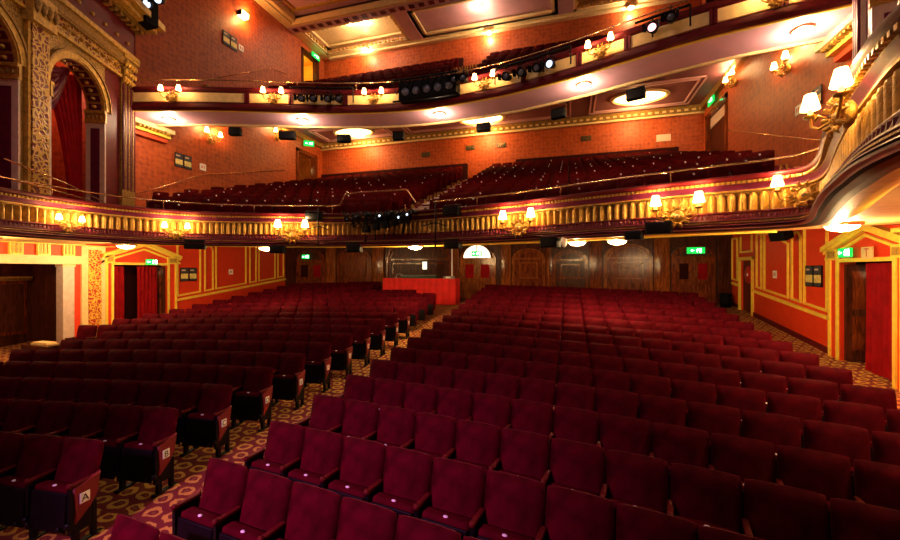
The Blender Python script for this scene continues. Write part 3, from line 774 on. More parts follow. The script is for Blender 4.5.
q.box(-9.5, 9.5, YC1, 20.55, ZM, ZM+.1, CREAM)
q.box(-9.95, -9.5, 12, 20.8, ZM, ZM+.1, CREAM); q.box(9.5, 9.93, 12, 20.8, ZM, ZM+.1, CREAM); q.box(-9.95, 9.93, 17.4, 21, ZM+.6, ZM+.75, MAUVED)
q.box(-4.2, -3.5, YC0, YC1, ZM, ZM+.1, MAUVE); q.box(3.6, 4.3, YC0, YC1, ZM, ZM+.1, MAUVE)
q.box(-9.5, 9.5, 20.55, 20.8, ZM-.12, ZM+.1, CREAM)
struct(q.obj('ceiling'))
q = MB(); q.box(-9.9, 9.9, 17.45, 17.93, ZM-.05, ZM+.09, MAUVE); q.box(-9.9, 9.9, 17.3, 17.45, ZM-.02, ZM+.25, CREAM)
for k in range(40): q.box(-9.7+k*.5, -9.42+k*.5, 17.55, 17.82, ZM-.06, ZM-.03, MAROON)
struct(q.obj('ceiling'))
q = MB()
q.box(-9.95, 9.93, 12, 17.45, ZM+.5, ZM+.6, PINKCEIL)
for X0, X1 in ((-9.5, -9.3), (9.3, 9.5)): q.box(X0, X1, 12, 17.3, ZM+.1, ZM+.5, CREAM)
q.box(-9.5, 9.5, 16.9, 17.0, ZM+.4, ZM+.5, GOLD)
q.box(-9.1, -9.0, 12, 16.9, ZM+.4, ZM+.5, GOLD)
struct(q.obj('ceiling'))

# ------------------------------------------------------------------ box walls
def box_wall(sx):
    nm = 'left' if sx < 0 else 'right'
    P0 = Vector((-9.0, 9.1)) if sx < 0 else Vector((9.17, 9.05))
    D = Vector((.42, -.906)) if sx < 0 else Vector((-.361, -.9326))
    Nn = Vector((.906, .42)) if sx < 0 else Vector((-.9326, .361))      # into the hall
    def W(u, z, d): p = P0+D*u+Nn*d; return (p.x, p.y, z)
    fnl = lambda u, z, d: W(u, z, d)
    def rect(q, u0, u1, z0, z1, d0, d1, m): q.prism([(u0, z0), (u1, z0), (u1, z1), (u0, z1)], fnl, d0, d1, m)
    Z0, ZS, ZT = 3.7, 7.38, 8.64
    arches = [(1.13, 3.02), (3.78, 5.7)]
    TK = .45
    q = MB()
    def spandrel(q, u0, u1, m, d0, d1, r_extra=0):
        c = (u0+u1)/2; r = (u1-u0)/2+r_extra; n = 18
        pts = [(c+r*math.cos(PI*k/n), ZS+r*math.sin(PI*k/n)) for k in range(n+1)]
        for k in range(n):
            a, b = pts[k], pts[k+1]
            q.prism([a, b, (b[0], ZT), (a[0], ZT)], fnl, d0, d1, m)
    rect(q, .57, 1.13, Z0, ZT, -TK, 0, MAROON); rect(q, 0, .57, Z0, 11.2, -TK, 0, MAROON)
    rect(q, 3.02, 3.78, Z0, ZT, -TK, 0, GOLDDK); rect(q, 5.7, 7.2, Z0, 11, -TK, 0, GOLDDK)
    for u0, u1 in arches: spandrel(q, u0, u1, FILIG, -TK, 0)
    rect(q, .57, 5.7, ZT, 11.2, -TK, 0, MAROON)
    struct(q.obj('wall_boxes_'+nm))
    # return from box wall end to side wall
    e = W(0, 0, 0); q = MB(); X = WL if sx < 0 else WR
    xa, xb = sorted((X, e[0])); q.box(xa, xb, 9.0, 9.25, Z0, 11.2, MAROON); struct(q.obj('wall_return_'+nm))
    for ai, (u0, u1) in enumerate(arches):
        c = (u0+u1)/2; r = (u1-u0)/2; n = 20
        where = ('nearest the fluted pilaster' if ai == 0 else 'nearer the stage') + ' on the '+nm
        cen = W(c, Z0, 0)
        root = thing('box_arch', 'gilded box arch with coffered reveal, the one '+where, 'arch', cen, 0, 'box arches')
        def loc(q, out, d0, d1, m): q.prism(out, lambda a, b, d: tuple(Vector(W(a, b, d))-Vector(cen)), d0, d1, m)
        for (e0, e1, d, m) in ((0, .14, .05, GOLD), (.14, .19, .08, GOLDDK)):
            q = MB()
            for k in range(n):
                t0, t1 = PI*k/n, PI*(k+1)/n
                loc(q, [(c+(r+e0)*math.cos(t0), ZS+(r+e0)*math.sin(t0)), (c+(r+e1)*math.cos(t0), ZS+(r+e1)*math.sin(t0)), (c+(r+e1)*math.cos(t1), ZS+(r+e1)*math.sin(t1)), (c+(r+e0)*math.cos(t1), ZS+(r+e0)*math.sin(t1))], 0, d, m)
            q.obj('archivolt', root)
        # reveal lining with coffers
        q = MB()
        for k in range(n):
            t0, t1 = PI*k/n, PI*(k+1)/n
            loc(q, [(c+r*math.cos(t0), ZS+r*math.sin(t0)), (c+(r-.03)*math.cos(t0), ZS+(r-.03)*math.sin(t0)), (c+(r-.03)*math.cos(t1), ZS+(r-.03)*math.sin(t1)), (c+r*math.cos(t1), ZS+r*math.sin(t1))], -TK, .02, GOLD)
        q.obj('reveal', root)
        q = MB()
        for k in range(13):
            t0, t1 = PI*(k+.14)/13, PI*(k+.86)/13
            rr = r-.035
            loc(q, [(c+rr*math.cos(t0), ZS+rr*math.sin(t0)), (c+(rr-.012)*math.cos(t0), ZS+(rr-.012)*math.sin(t0)), (c+(rr-.012)*math.cos(t1), ZS+(rr-.012)*math.sin(t1)), (c+rr*math.cos(t1), ZS+rr*math.sin(t1))], -TK+.08, -.06, PURPLE)
            tm = (t0+t1)/2; p = W(c+(rr-.03)*math.cos(tm), ZS+(rr-.03)*math.sin(tm), -TK/2)
            q.lathe([(0,-.05),(.05,-.03),(.06,0),(.05,.03),(0,.05)], GOLD, 8, Matrix.Translation(Vector(p)-Vector(cen)))
        q.obj('coffers', root)
        # jamb pilasters on the reveal faces
        for s, uu in ((1, u0), (-1, u1)):
            q = MB(); o = [(uu, Z0), (uu+s*.05, Z0), (uu+s*.05, ZS-.35), (uu, ZS-.35)]; loc(q, o, -TK, .03, IVORY); jp = q.obj('jamb', root)
            q = MB(); o = [(uu+s*.05, Z0+.9), (uu+s*.056, Z0+.9), (uu+s*.056, ZS-.5), (uu+s*.05, ZS-.5)]; loc(q, o, -TK+.12, -.1, PURPLE); q.obj('plum_panel', jp)
            q = MB()
            for (z0, z1, e) in ((ZS-.35, ZS-.3, .08), (ZS-.3, ZS-.08, .06), (ZS-.08, ZS, .1)): loc(q, [(uu, z0), (uu+s*e, z0), (uu+s*e, z1), (uu, z1)], -TK-.02, .06, GOLD)
            for k in range(4): 
                p = W(uu+s*.07, ZS-.19, -TK+.06+k*.11); q.lathe([(0,-.07),(.03,-.04),(.035,.03),(0,.07)], GOLDDK, 8, Matrix.Translation(Vector(p)-Vector(cen)))
            q.obj('capital', root)
        # box interior behind
        q = MB()
        rect(q, u0-.3, u1+.3, Z0, 9.0, -2.2, -2.1, CURT if False else DAMASK); rect(q, u0-.35, u0-.25, Z0, 9, -2.2, -TK, DAMASK); rect(q, u1+.25, u1+.35, Z0, 9, -2.2, -TK, DAMASK)
        rect(q, u0-.3, u1+.3, 8.9, 9.0, -2.2, -TK, MAROON); rect(q, u0-.3, u1+.3, Z0, Z0+.1, -2.2, -TK, DARKIN)
        struct(q.obj('wall_box_interior_'+nm))
        # draped curtain: swag plus tail
        croot = thing('box_curtain', 'crimson swagged curtain in the box arch '+where, 'curtain', cen, 0, 'box curtains')
        q = MB()
        for k in range(7):
            pts = []
            for j in range(11):
                t = j/10; uu = u1-.05-(u1-u0)*.62*t; sag = .16+.13*k
                z = ZS+.62-.05*k*(1-t)*1.4+.22*t-sag*math.sin(PI*t)
                pts.append(tuple(Vector(W(uu, z, -.52-.03*math.sin(k)))-Vector(cen)))
            q.tube(pts, .08, MAROON if k % 2 else PURPLE, 7)
        q.obj('swag', croot)
        q = MB(); n2 = 36; nz = 12; vs = []; fs = []
        for j in range(nz+1):
            t = j/nz; z = ZS+.85-(ZS+.85-Z0-.2)*t
            w = .36+1.0*(1-t)**2.2
            for i in range(n2+1):
                u = i/n2; vs.append(Vector(W(u0+.02+w*u, z, -.6+.06*math.sin(u*2*PI*6)))-Vector(cen))
        for j in range(nz):
            for i in range(n2): fs.append((j*(n2+1)+i, j*(n2+1)+i+1, (j+1)*(n2+1)+i+1, (j+1)*(n2+1)+i))
        q.add(vs, fs, CURT, True); q.obj('tail', croot)
        q = MB(); vs = []; fs = []
        for j in range(nz+1):
            t = j/nz; z = ZS+.4-(2.2)*t
            for i in range(13):
                u = i/12; vs.append(Vector(W(u1-.02-(.28*(1-t)+.05)*u, z, -.55+.04*math.sin(u*2*PI*3)))-Vector(cen))
        for j in range(nz):
            for i in range(12): fs.append((j*13+i, j*13+i+1, (j+1)*13+i+1, (j+1)*13+i))
        q.add(vs, fs, MAROON, True); q.obj('dark_tail', croot)
        lp = Vector(W(c, 8.2, -1.2)); point_light(lp, 60, (1, .4, .25), .1, name='box_lamp_light')
    # ornate pilaster between arches
    cen = W(3.4, Z0, 0)
    root = thing('ornate_pilaster', 'gilded scrollwork pilaster standing between the two box arches on the '+nm, 'pilaster', cen)
    def loc(q, out, d0, d1, m): q.prism(out, lambda a, b, d: tuple(Vector(W(a, b, d))-Vector(cen)), d0, d1, m)
    q = MB(); loc(q, [(3.1, Z0), (3.66, Z0), (3.66, ZT+.05), (3.1, ZT+.05)], 0, .09, GOLD); q.obj('frame', root)
    q = MB(); loc(q, [(3.17, Z0+.9), (3.59, Z0+.9), (3.59, ZT-.1), (3.17, ZT-.1)], .09, .12, FILI); q.obj('scroll_panel', root)
    # fluted corner pilaster
    cen = W(.28, Z0, 0)
    root = thing('fluted_pilaster', 'reeded corner pilaster with leafy gold capital at the end of the %s boxes' % nm, 'pilaster', cen)
    U0, U1 = -.02, .52
    q = MB(); loc(q, [(U0, 5.3), (U1, 5.3), (U1, 8.55), (U0, 8.55)], -.3, .06, IVORY if sx > 0 else GOLDDK)
    for k in range(6):
        a = U0+.03+k*.085; loc(q, [(a, 5.3), (a+.05, 5.3), (a+.05, 8.5), (a, 8.5)], .06, .1, PURPLE if k % 2 else (MAUVE if sx > 0 else GOLDDK))
    for k in range(4):
        p0 = Vector(W(U0, 5.3, -.24+k*.08))-Vector(cen); q.tube([p0, p0+Vector((0, 0, 3.2))], .025, GOLDDK, 6)
    q.obj('shaft', root)
    q = MB(); loc(q, [(U0-.03, Z0), (U1+.03, Z0), (U1+.03, 5.3), (U0-.03, 5.3)], -.33, .1, GOLDDK); q.obj('base', root)
    q = MB(); loc(q, [(U0, 8.5), (U1, 8.5), (U1, 9.3), (U0, 9.3)], -.3, .06, GOLDDK)
    for rowk in range(3):
        for k in range(5):
            for dd in (.1,):
                p = Vector(W(U0+.05+k*.11, 8.62+rowk*.24, dd+.03*rowk))-Vector(cen)
                q.lathe([(0,-.12),(.05,-.05),(.07,.04),(.03,.12),(0,.1)], GOLD, 8, Matrix.Translation(p) @ Matrix.Rotation(.25*(k-2), 4, 'Y'))
        for k in range(3):
            p = Vector(W(U0-.03, 8.62+rowk*.24, -.22+k*.11))-Vector(cen); q.lathe([(0,-.12),(.05,-.05),(.07,.04),(0,.12)], GOLD, 8, Matrix.Translation(p))
    loc(q, [(U0-.1, 9.28), (U1+.08, 9.28), (U1+.08, 9.38), (U0-.1, 9.38)], -.35, .2, GOLD)
    q.obj('capital', root)
    # entablature
    cen = W(3, ZT, 0)
    root = thing('entablature', 'stepped gilded cornice with scroll friezes above the boxes on the '+nm, 'cornice', cen)
    for (z0, z1, d, m, e, nmm) in ((ZT, 8.72, .1, GOLD, .57, 'bead'), (8.72, 9.06, .07, FILI, .57, 'scroll_frieze'), (9.06, 9.12, .14, GOLDDK, .2, 'bead'), (9.36, 9.48, .22, GOLD, -.1, 'cornice'), (9.12, 9.36, .16, GOLDDK, -.05, 'architrave'),
                                (9.48, 10.45, .08, MAROON, -.02, 'maroon_frieze'), (10.45, 10.57, .3, GOLDDK, -.3, 'dentil_course'), (10.57, 10.74, .5, GOLD, -.5, 'cornice'), (10.74, 10.94, .66, GOLD, -.66, 'cornice')):
        q = MB(); loc(q, [(e, z0), (7.1, z0), (7.1, z1), (e, z1)], -TK-.2, d, m); q.obj(nmm, root)
    q = MB()
    for k in range(30):
        u = -.2+k*.24; loc(q, [(u, 10.34), (u+.12, 10.34), (u+.12, 10.46), (u, 10.46)], 0, .26, GOLDDK)
    q.obj('dentils', root)
    for k in range(24):
        p = Vector(W(.8+k*.26, 8.89, .09))-Vector(cen); q = MB(); q.lathe([(0,-.05),(.06,-.03),(.08,0),(.06,.03),(0,.05)], GOLD, 8); q.obj('rosette', root, p)
    for k in range(14):
        p = Vector(W(.3+k*.48, 9.8, .1))-Vector(cen); q = MB(); q.lathe([(0,-.05),(.04,-.03),(.05,0),(.04,.03),(0,.05)], GOLD, 8); q.obj('stud', root, p)
    q = MB(); loc(q, [(3.08, ZT-.2), (3.72, ZT-.2), (3.72, 9.1), (3.08, 9.1)], 0, .24, GOLD)
    for k in range(4):
        p = Vector(W(3.16+k*.16, 8.8, .26))-Vector(cen); q.lathe([(0,-.18),(.06,-.08),(.08,.05),(0,.18)], GOLDDK, 8, Matrix.Translation(p))
    q.obj('console', root)
    return W
WBL = box_wall(-1); WBR = box_wall(1)
#--PART2--
# ------------------------------------------------------------------ seats
def back_mesh(w, z0, z1, th, lean, dome, m, nx=8, nz=8):
    q = MB(); vs = []; fs = []
    for side in (0, 1):
        for j in range(nz+1):
            for i in range(nx+1):
                u = i/nx*2-1; v = j/nz
                # squarish disc so that the corners round off
                cx = u; cz = v
                if v > .8:
                    e = (v-.8)/.2; lim = 1-.022*(1-math.sqrt(max(0, 1-e*e)))*1.0; cx = u*lim
                x = cx*w/2; z = z0+(z1-z0)*cz+dome*(1-u**4)*max(0, (v-.6)/.4)
                edge = min(1, (1-abs(u))*9+.1)*min(1, (1-v)*7+.12)*min(1, v*6+.3)
                b = th*(.2*(edge**.5)+1.05*(1-abs(u)**2.4)*(1-.8*v**2)*min(1, edge))
                y = lean*(v)-(b if side == 0 else -th*.3*edge**.5)
                vs.append((x, y, z))
    k = nx+1; o = (nz+1)*k
    for j in range(nz):
        for i in range(nx):
            fs.append((j*k+i, j*k+i+1, (j+1)*k+i+1, (j+1)*k+i)); fs.append((o+j*k+i, o+(j+1)*k+i, o+(j+1)*k+i+1, o+j*k+i+1))
    for i in range(nx): fs.append((i, o+i, o+i+1, i+1)); a = nz*k; fs.append((a+i, a+i+1, o+a+i+1, o+a+i))
    for j in range(nz): fs.append((j*k, (j+1)*k, o+(j+1)*k, o+j*k)); fs.append((j*k+nx, o+j*k+nx, o+(j+1)*k+nx, (j+1)*k+nx))
    q.add(vs, fs, m, True); return q
SW = .515
q = back_mesh(SW-.002, .3, .885, .09, .13, .012, VELVET, 10, 8); ME_BACK = q.mesh('backrest')
q = MB()
pts = []
for k in range(13):
    u = -1+2*k/12; e = max(0, abs(u)-.8)/.2
    pts.append((u*(SW-.02)/2, .13+.0, .885+.012*(1-u**4)-.012*e*e))
q.tube([(-(SW-.014)/2, .0, .35)]+pts+[((SW-.014)/2, .0, .35)], .004, ARMWOOD, 5); ME_PIPE = q.mesh('piping')
q = MB(); q.rbox(-.22, .22, -.2, -.075, .14, .54, .035, VELVET, Matrix.Rotation(-.06, 4, 'X')); ME_CUSH = q.mesh('seat')
q = MB(); q.rbox(-.215, .215, -.222, -.2, .13, .5, .01, PANDARK, Matrix.Rotation(-.06, 4, 'X'))
for s in (-1, 1): q.lathe([(0,0),(.022,0),(.022,.02),(0,.022)], IRON, 10, Matrix.Translation((s*.19, -.235, .2)) @ Matrix.Rotation(PI/2, 4, 'X'))
ME_PAN = q.mesh('seat_pan')
q = MB(); q.lathe([(0,0),(.022,0),(.022,.004),(0,.005)], WHITE, 14, Matrix.Translation((0, -.14, .55)) @ Matrix.Rotation(.25, 4, 'X'), sx=1, sy=.62); ME_NUM = q.mesh('number_disc')
q = MB(); q.rbox(-.024, .024, -.19, .04, .575, .605, .012, ARMWOOD); q.lathe([(0,-.016),(.024,-.014),(.027,0),(.024,.014),(0,.016)], ARMWOOD, 10, Matrix.Translation((0, -.19, .59)) @ Matrix.Rotation(PI/2, 4, 'Y') @ Matrix.Scale(1.4, 4, Vector((0,0,1)))); ME_ARM = q.mesh('armrest')
q = MB(); q.box(-.018, .018, -.2, .02, .12, .57, IRON); q.box(-.022, .022, -.17, -.12, -.02, .15, IRON); q.box(-.022, .022, .0, .04, -.02, .35, IRON)
q.box(-.03, .03, -.22, .1, -.02, .012, IRON); q.lathe([(0,0),(.03,0),(.03,.03),(0,.035)], IRON, 10, Matrix.Translation((0, -.2, .22)) @ Matrix.Rotation(PI/2, 4, 'X')); ME_LEG = q.mesh('iron_standard')
q = MB(); out = [(-.17,.555),(.07,.61),(.04,.44),(-.03,.33),(-.15,.22)]; q.prism(out, lambda a, b, d: (d, a, b), 0, .035, PANELRED)
q.tube([(.0175, a, b) for a, b in out], .018, PANELRED, 6, closed=True); ME_END = q.mesh('end_panel')
q = MB(); q.rbox(.035, .045, -.13, -.04, .39, .49, .004, WHITE); ME_LET = q.mesh('letter_plate')

def seat(x, y, rz, label, group, left_end=False, right_end=False, letter=None, z=None):
    t = thing('stalls_seat', label, 'theatre seat', (x, y, floor_z(y) if z is None else z), rz, group)
    b = inst('backrest', ME_BACK, t); inst('piping', ME_PIPE, b)
    c = inst('seat', ME_CUSH, t); inst('seat_pan', ME_PAN, c); inst('number_disc', ME_NUM, c)
    inst('iron_standard', ME_LEG, t, (-SW/2, 0, 0)); inst('armrest', ME_ARM, t, (-SW/2, 0, 0))
    if right_end:
        inst('armrest', ME_ARM, t, (SW/2, 0, 0)); inst('iron_standard', ME_LEG, t, (SW/2, 0, 0))
        e = inst('end_panel', ME_END, t, (SW/2-.005, 0, 0))
        if letter:
            l = inst('letter_plate', ME_LET, t, (SW/2-.002, 0, 0)); l['label'] = 'white plate with black row letter'
            M = Matrix.Translation((.047, -.085, .437)) @ Matrix.Rotation(PI/2, 4, 'Z') @ Matrix.Rotation(PI/2, 4, 'X')
            text_obj('row_letter', letter, .1, BLACKINK, l, M)
    if left_end:
        inst('end_panel', ME_END, t, (-SW/2-.05, 0, 0))
    return t
def cheap_seat(mb, x, y, z, rz):
    M = Matrix.Translation((x, y, z)) @ Matrix.Rotation(rz, 4, 'Z')
    def addme(me, off=Vector((0,0,0))):
        vs = [M @ (v.co+off) for v in me.vertices]
        base = len(mb.v); mb.v += [tuple(v) for v in vs]
        for p in me.polygons:
            mm = me.materials[p.material_index]; mb.f.append(tuple(base+i for i in p.vertices)); mb.m.append(mb.mi(mm)); mb.sm.append(p.use_smooth)
    addme(ME_BACK); addme(ME_CUSH); addme(ME_PAN); addme(ME_ARM, Vector((-SW/2, 0, 0)))
slots = []
def rowy_r(y0, x): return y0-.08*x-.0127*x*x
def rowy_l(y0, x): a = -x; return y0-.08*a-.0127*a*a
RP = .81
NROW = 18
for r in range(NROW):
    y0 = 2.12+RP*r
    n = 14 if r % 2 else 14
    for k in range(n):
        x = .85+SW/2+k*SW
        y = rowy_r(y0, x)
        if r < 1 and k > 8: continue
        if r >= 11: pass
        slots.append(('R', r, k, n, x, y, math.atan(-(.08+.0254*x))))
for r in range(NROW):
    y0 = 2.86+RP*r*1.02
    n = 15
    for k in range(n):
        x = -.47-SW/2-k*SW
        y = rowy_l(y0, x)
        if y > 14.3 and x > -4.3: continue
        if y < 7 and x < -6.8: continue
        slots.append(('L', r, k, n, x, y, math.atan(.08+.0254*-x)))
slots = [s for s in slots if s[5] < 16.7 and floor_z(s[5]) < 2]
cy, sy_ = math.cos(math.atan(.3)), math.sin(math.atan(.3))
def depth(x, y): return y*cy-(x-4.15)*sy_
def inview(x, y, z=.9):
    zc = depth(x, y); xc = (x-4.15)*cy+y*sy_
    return zc > .5 and abs(xc/zc)*400 < 475 and (270+400*(2.88-z)/zc) < 600
vis = [s for s in slots if inview(s[4], s[5], floor_z(s[5])+.9)]
vis.sort(key=lambda s: depth(s[4], s[5]))
near = vis[:300]; far = vis[300:]
for (bk, r, k, n, x, y, rz) in near:
    side = 'right' if bk == 'R' else 'left'
    lb = 'burgundy seat in the %s row of the %s stalls block, %s from the centre aisle' % (ORD[r+1], side, ORD[k+1])
    seat(x, y, rz, lb, '%s row of %s stalls seats' % (ORD[r+1], side), left_end=(bk == 'R' and k == 0), right_end=(bk == 'L' and k == 0) or (bk == 'R' and k == n-1),
         letter=('ABCDEFGHIJKLMNOPQRST'[r] if bk == 'L' and k == 0 else None))
mbf = MB()
for (bk, r, k, n, x, y, rz) in far: cheap_seat(mbf, x, y, floor_z(y), rz)
tag(mbf.obj('stalls_seats'), 'rear rows of red stalls seats in front of the wood panelled back wall', 'theatre seats', kind='stuff')

# dress circle seats: small in the photo, one mesh each with a white number disc
q = back_mesh(.49, .28, .86, .1, .12, .02, VELVET_FAR, 5, 4); q.rbox(-.21, .21, -.2, -.08, .14, .52, .03, VELVET_FAR)
q.box(-.27, -.245, -.22, .04, 0, .58, WOODDK); ME_CSEAT = q.mesh('circle_chair')
q = MB(); q.lathe([(0,0),(.019,0),(.019,.04),(0,.045)], WHITE, 8, Matrix.Translation((0, -.0, .775)) @ Matrix.Rotation(1.45, 4, 'X')); ME_CNUM = q.mesh('number_disc')
cs = []
for i in range(NR):
    z = c_z(i); xl = -9.0
    x = -1.35; k = 0
    while x > xl: cs.append((i, 'left', k, x)); x -= .53; k += 1
    x = .65; k = 0
    while x < 8.2: cs.append((i, 'right', k, x)); x += .53; k += 1
cl = []
for (i, sd, k, x) in cs:
    y = c_row(i, x)+.1
    zz = c_z(i)
    if y < 9.2 and abs(x) > 7: continue
    if i == NR-1 : y -= .1
    cl.append((i, sd, k, x, y, zz, math.atan(-2*(.036*(1-i/11.))*x)))
cl.sort(key=lambda s: depth(s[3], s[4]))
for (i, sd, k, x, y, z, rz) in cl[:300]:
    o = inst('circle_chair', ME_CSEAT, None, (x, y, z), rz)
    tag(o, 'red dress circle seat, %s row, %s seat to the %s of the stepped centre aisle' % (ORD[i+1], ORD[k+1], sd), 'theatre seat', '%s row of dress circle seats' % ORD[i+1])
    if random.random() < .42: inst('number_disc', ME_CNUM, o)
q = MB()
def addmesh(mb, me, M):
    base = len(mb.v); mb.v += [tuple(M @ v.co) for v in me.vertices]
    for p in me.polygons: mb.f.append(tuple(base+i for i in p.vertices)); mb.m.append(mb.mi(me.materials[p.material_index])); mb.sm.append(p.use_smooth)
for (i, sd, k, x, y, z, rz) in cl[300:]:
    addmesh(q, ME_CSEAT, Matrix.Translation((x, y, z)) @ Matrix.Rotation(rz, 4, 'Z'))
if q.v: tag(q.obj('circle_seats'), 'rearmost red seats of the dress circle below the dark partition', 'theatre seats', kind='stuff')
# gallery seats
gs = []
for i in range(GR):
    x = -1.55; k = 0
    while x > -9.1: gs.append((i, 'left', k, x)); x -= .54; k += 1
    x = .55; k = 0
    while x < 9.1: gs.append((i, 'right', k, x)); x += .54; k += 1
for (i, sd, k, x) in gs[:300]:
    y = g_row(i, x)+.05
    o = inst('gallery_chair', ME_CSEAT, None, (x, y, g_z(i)), math.atan(-2*(.026*(1-i/7.))*x))
    tag(o, 'red upper circle seat, %s row, %s seat to the %s of the upper steps' % (ORD[i+1], ORD[k+1], sd), 'theatre seat', '%s row of upper circle seats' % ORD[i+1])
# white nosed steps
def steps(name, lab, items, w):
    root = thing(name, lab, 'steps', items[0])
    for (x, y, z) in items:
        q = MB(); ox, oy, oz = items[0]; q.rbox(x-w/2-ox, x+w/2-ox, y-oy-.05, y-oy+.04, z-oz-.035, z-oz, .008, STEPWHITE); q.box(x-w/2-ox, x+w/2-ox, y-oy, y-oy+.35, z-oz-.2, z-oz-.03, CARPET); q.obj('step', root)
it = []
for i in range(NR):
    y = c_row(i, 0)-.55; it += [(-.35, y, c_z(i)+.01)]+([(-.35, y-.4, c_z(i)-.16)] if i else [])
steps('circle_steps', 'white edged aisle steps climbing between the dress circle seat blocks', it, .9)
it = []
for i in range(3, 9):
    y = c_row(i, 9)-.55; it += [(8.95, y, c_z(i)+.01), (8.95, y-.4, c_z(i)-.16)]
steps('circle_steps', 'white edged aisle steps beside the right wall of the dress circle', it, 1.0)

# ------------------------------------------------------------------ lamps
def sconce_parts():
    P = {}
    q = MB(); q.lathe([(0,0),(.1,0),(.12,.02),(.08,.05),(0,.07)], GOLD, 12, Matrix.Rotation(PI/2, 4, 'X')); P['back_plate'] = q.mesh('back_plate')
    q = MB()
    ring = [(.1*math.cos(2*PI*k/16), -.1, .1*math.sin(2*PI*k/16)) for k in range(16)]; q.tube(ring, .014, GOLD, 6, closed=True)
    for k in range(10):
        a = 2*PI*k/10; c_, s_ = math.cos(a), math.sin(a)
        q.tube([(.09*c_, -.08, .09*s_), (.14*c_, -.13, .14*s_), (.19*c_, -.1, .19*s_+.01)], .02, GOLD, 5, rads=[.012, .026, .004])
    q.lathe([(0,-.03),(.03,-.015),(.035,.01),(0,.03)], CREAM, 8, Matrix.Translation((0, -.1, 0))); P['leaf_wreath'] = q.mesh('leaf_wreath')
    q = MB(); q.tube([(.08, -.1, -.02), (.15, -.16, -.06), (.24, -.18, -.01), (.26, -.18, .08)], .012, GOLD, 7)
    q.tube([(.12, -.12, .02), (.18, -.15, .07), (.22, -.17, .03)], .009, GOLD, 6); q.lathe([(0,0),(.05,.01),(.055,.03),(.02,.04),(.018,.1),(0,.1)], GOLD, 10, Matrix.Translation((.26, -.18, .07))); P['arm'] = q.mesh('arm')
    q = MB(); q.lathe([(.072,.16),(.074,.165),(.042,.3),(.039,.3)], SHADE, 14, Matrix.Translation((.26, -.18, 0)), cap=False); P['lamp_shade'] = q.mesh('lamp_shade')
    q = MB(); q.lathe([(0,.14),(.02,.16),(.024,.2),(.01,.24),(0,.25)], BULB, 8, Matrix.Translation((.26, -.18, 0))); P['bulb'] = q.mesh('bulb')
    return P
SP = sconce_parts()
def sconce(label, loc, nx, ny, scale=1., group=None, power=16, single=False, tilt=0):
    rz = math.atan2(ny, nx)+PI/2      # local -Y looks along (nx, ny)
    t = thing('wall_sconce', label, 'wall lamp', loc, rz, group); t.scale = (scale,)*3
    inst('back_plate', SP['back_plate'], t); inst('leaf_wreath', SP['leaf_wreath'], t)
    for s in (1, -1):
        if single and s > 0: continue
        a = inst('arm', SP['arm'], t); a.scale = (s, 1, 1)
        sh = inst('lamp_shade', SP['lamp_shade'], t); sh.scale = (s, 1, 1); bl = inst('bulb', SP['bulb'], a)
        point_light((s*.26, -.18, .35), power*scale, r=.03, parent=t)
        point_light((s*.26, -.18, .13), power*.5*scale, r=.03, parent=t)
    return t
def near_path(path, ns, px):
    """closest path sample to a plan position"""
    b = min(range(len(path)), key=lambda i: (path[i]-Vector(px)).length)
    return path[b], ns[b]
for (pos, lb, sc_, pw) in [((-5.85, 5.65), 'on the balcony front at far left by the boxes', .78, 14), ((-5.3, 7.6), 'on the balcony front, second from the left', .9, 14),
                       ((-2.9, 9.0), 'on the balcony front above the back left doors', 1.3, 14), ((3.15, 8.8), 'on the balcony front just right of the centre', 1.25, 14), ((5.9, 7.72), 'on the balcony front above the right back corner', 1.2, 14)]:
    p, n = near_path(CP, CN, pos)
    sconce('gold twin-shade sconce '+lb, (p.x+n.x*.08, p.y+n.y*.08, 3.78), n.x, n.y, sc_, 'dress circle front sconces', pw)
p, n = near_path(CP, CN, (7.43, 7.0))
sconce('single shaded gold sconce at the right corner where the balcony turns', (p.x+n.x*.05, p.y+n.y*.05, 3.95), n.x-.25, n.y-.6, 1.1, 'dress circle front sconces', 12, single=True)
p, n = near_path(CP, CN, (6.3, 3.85))
sconce('large gold twin-shade sconce on the nearest right box front', (p.x+n.x*.08, p.y+n.y*.08, 4.08), n.x, n.y-.25, .9, 'dress circle front sconces', 12)
for (pos, lb) in [((-7.7, 9.5), 'at the far left end'), ((-4.75, 10.45), 'second from the left'), ((-1.75, 11.45), 'left of the black lighting rig'), ((1.78, 11.5), 'right of the black lighting rig'), ((4.95, 10.55), 'beside the bright bulb on the right'), ((8.1, 9.55), 'nearest the right wall')]:
    p, n = near_path(UP2, UN2, pos)
    sconce('gold twin-bulb sconce on the upper balcony front, '+lb, (p.x+n.x*.05, p.y+n.y*.05, 8.22), n.x, n.y, 1.05, 'upper circle front sconces', 12)
for (X, y, z, lb) in [(WL, 12.8, 8.3, 'left wall of the dress circle, nearer one'), (WL, 16.7, 9.6, 'left wall of the dress circle, farther one'), (WR, 16.9, 9.8, 'right wall of the dress circle, farther one'), (WR, 13.2, 8.5, 'right wall of the dress circle, nearer one')]:
    sconce('gold twin-light sconce on the '+lb, (X+(.02 if X < 0 else -.02), y, z-.1), 1 if X < 0 else -1, 0, 1.2 if X > 0 else 1.25, 'dress circle wall sconces', 26)
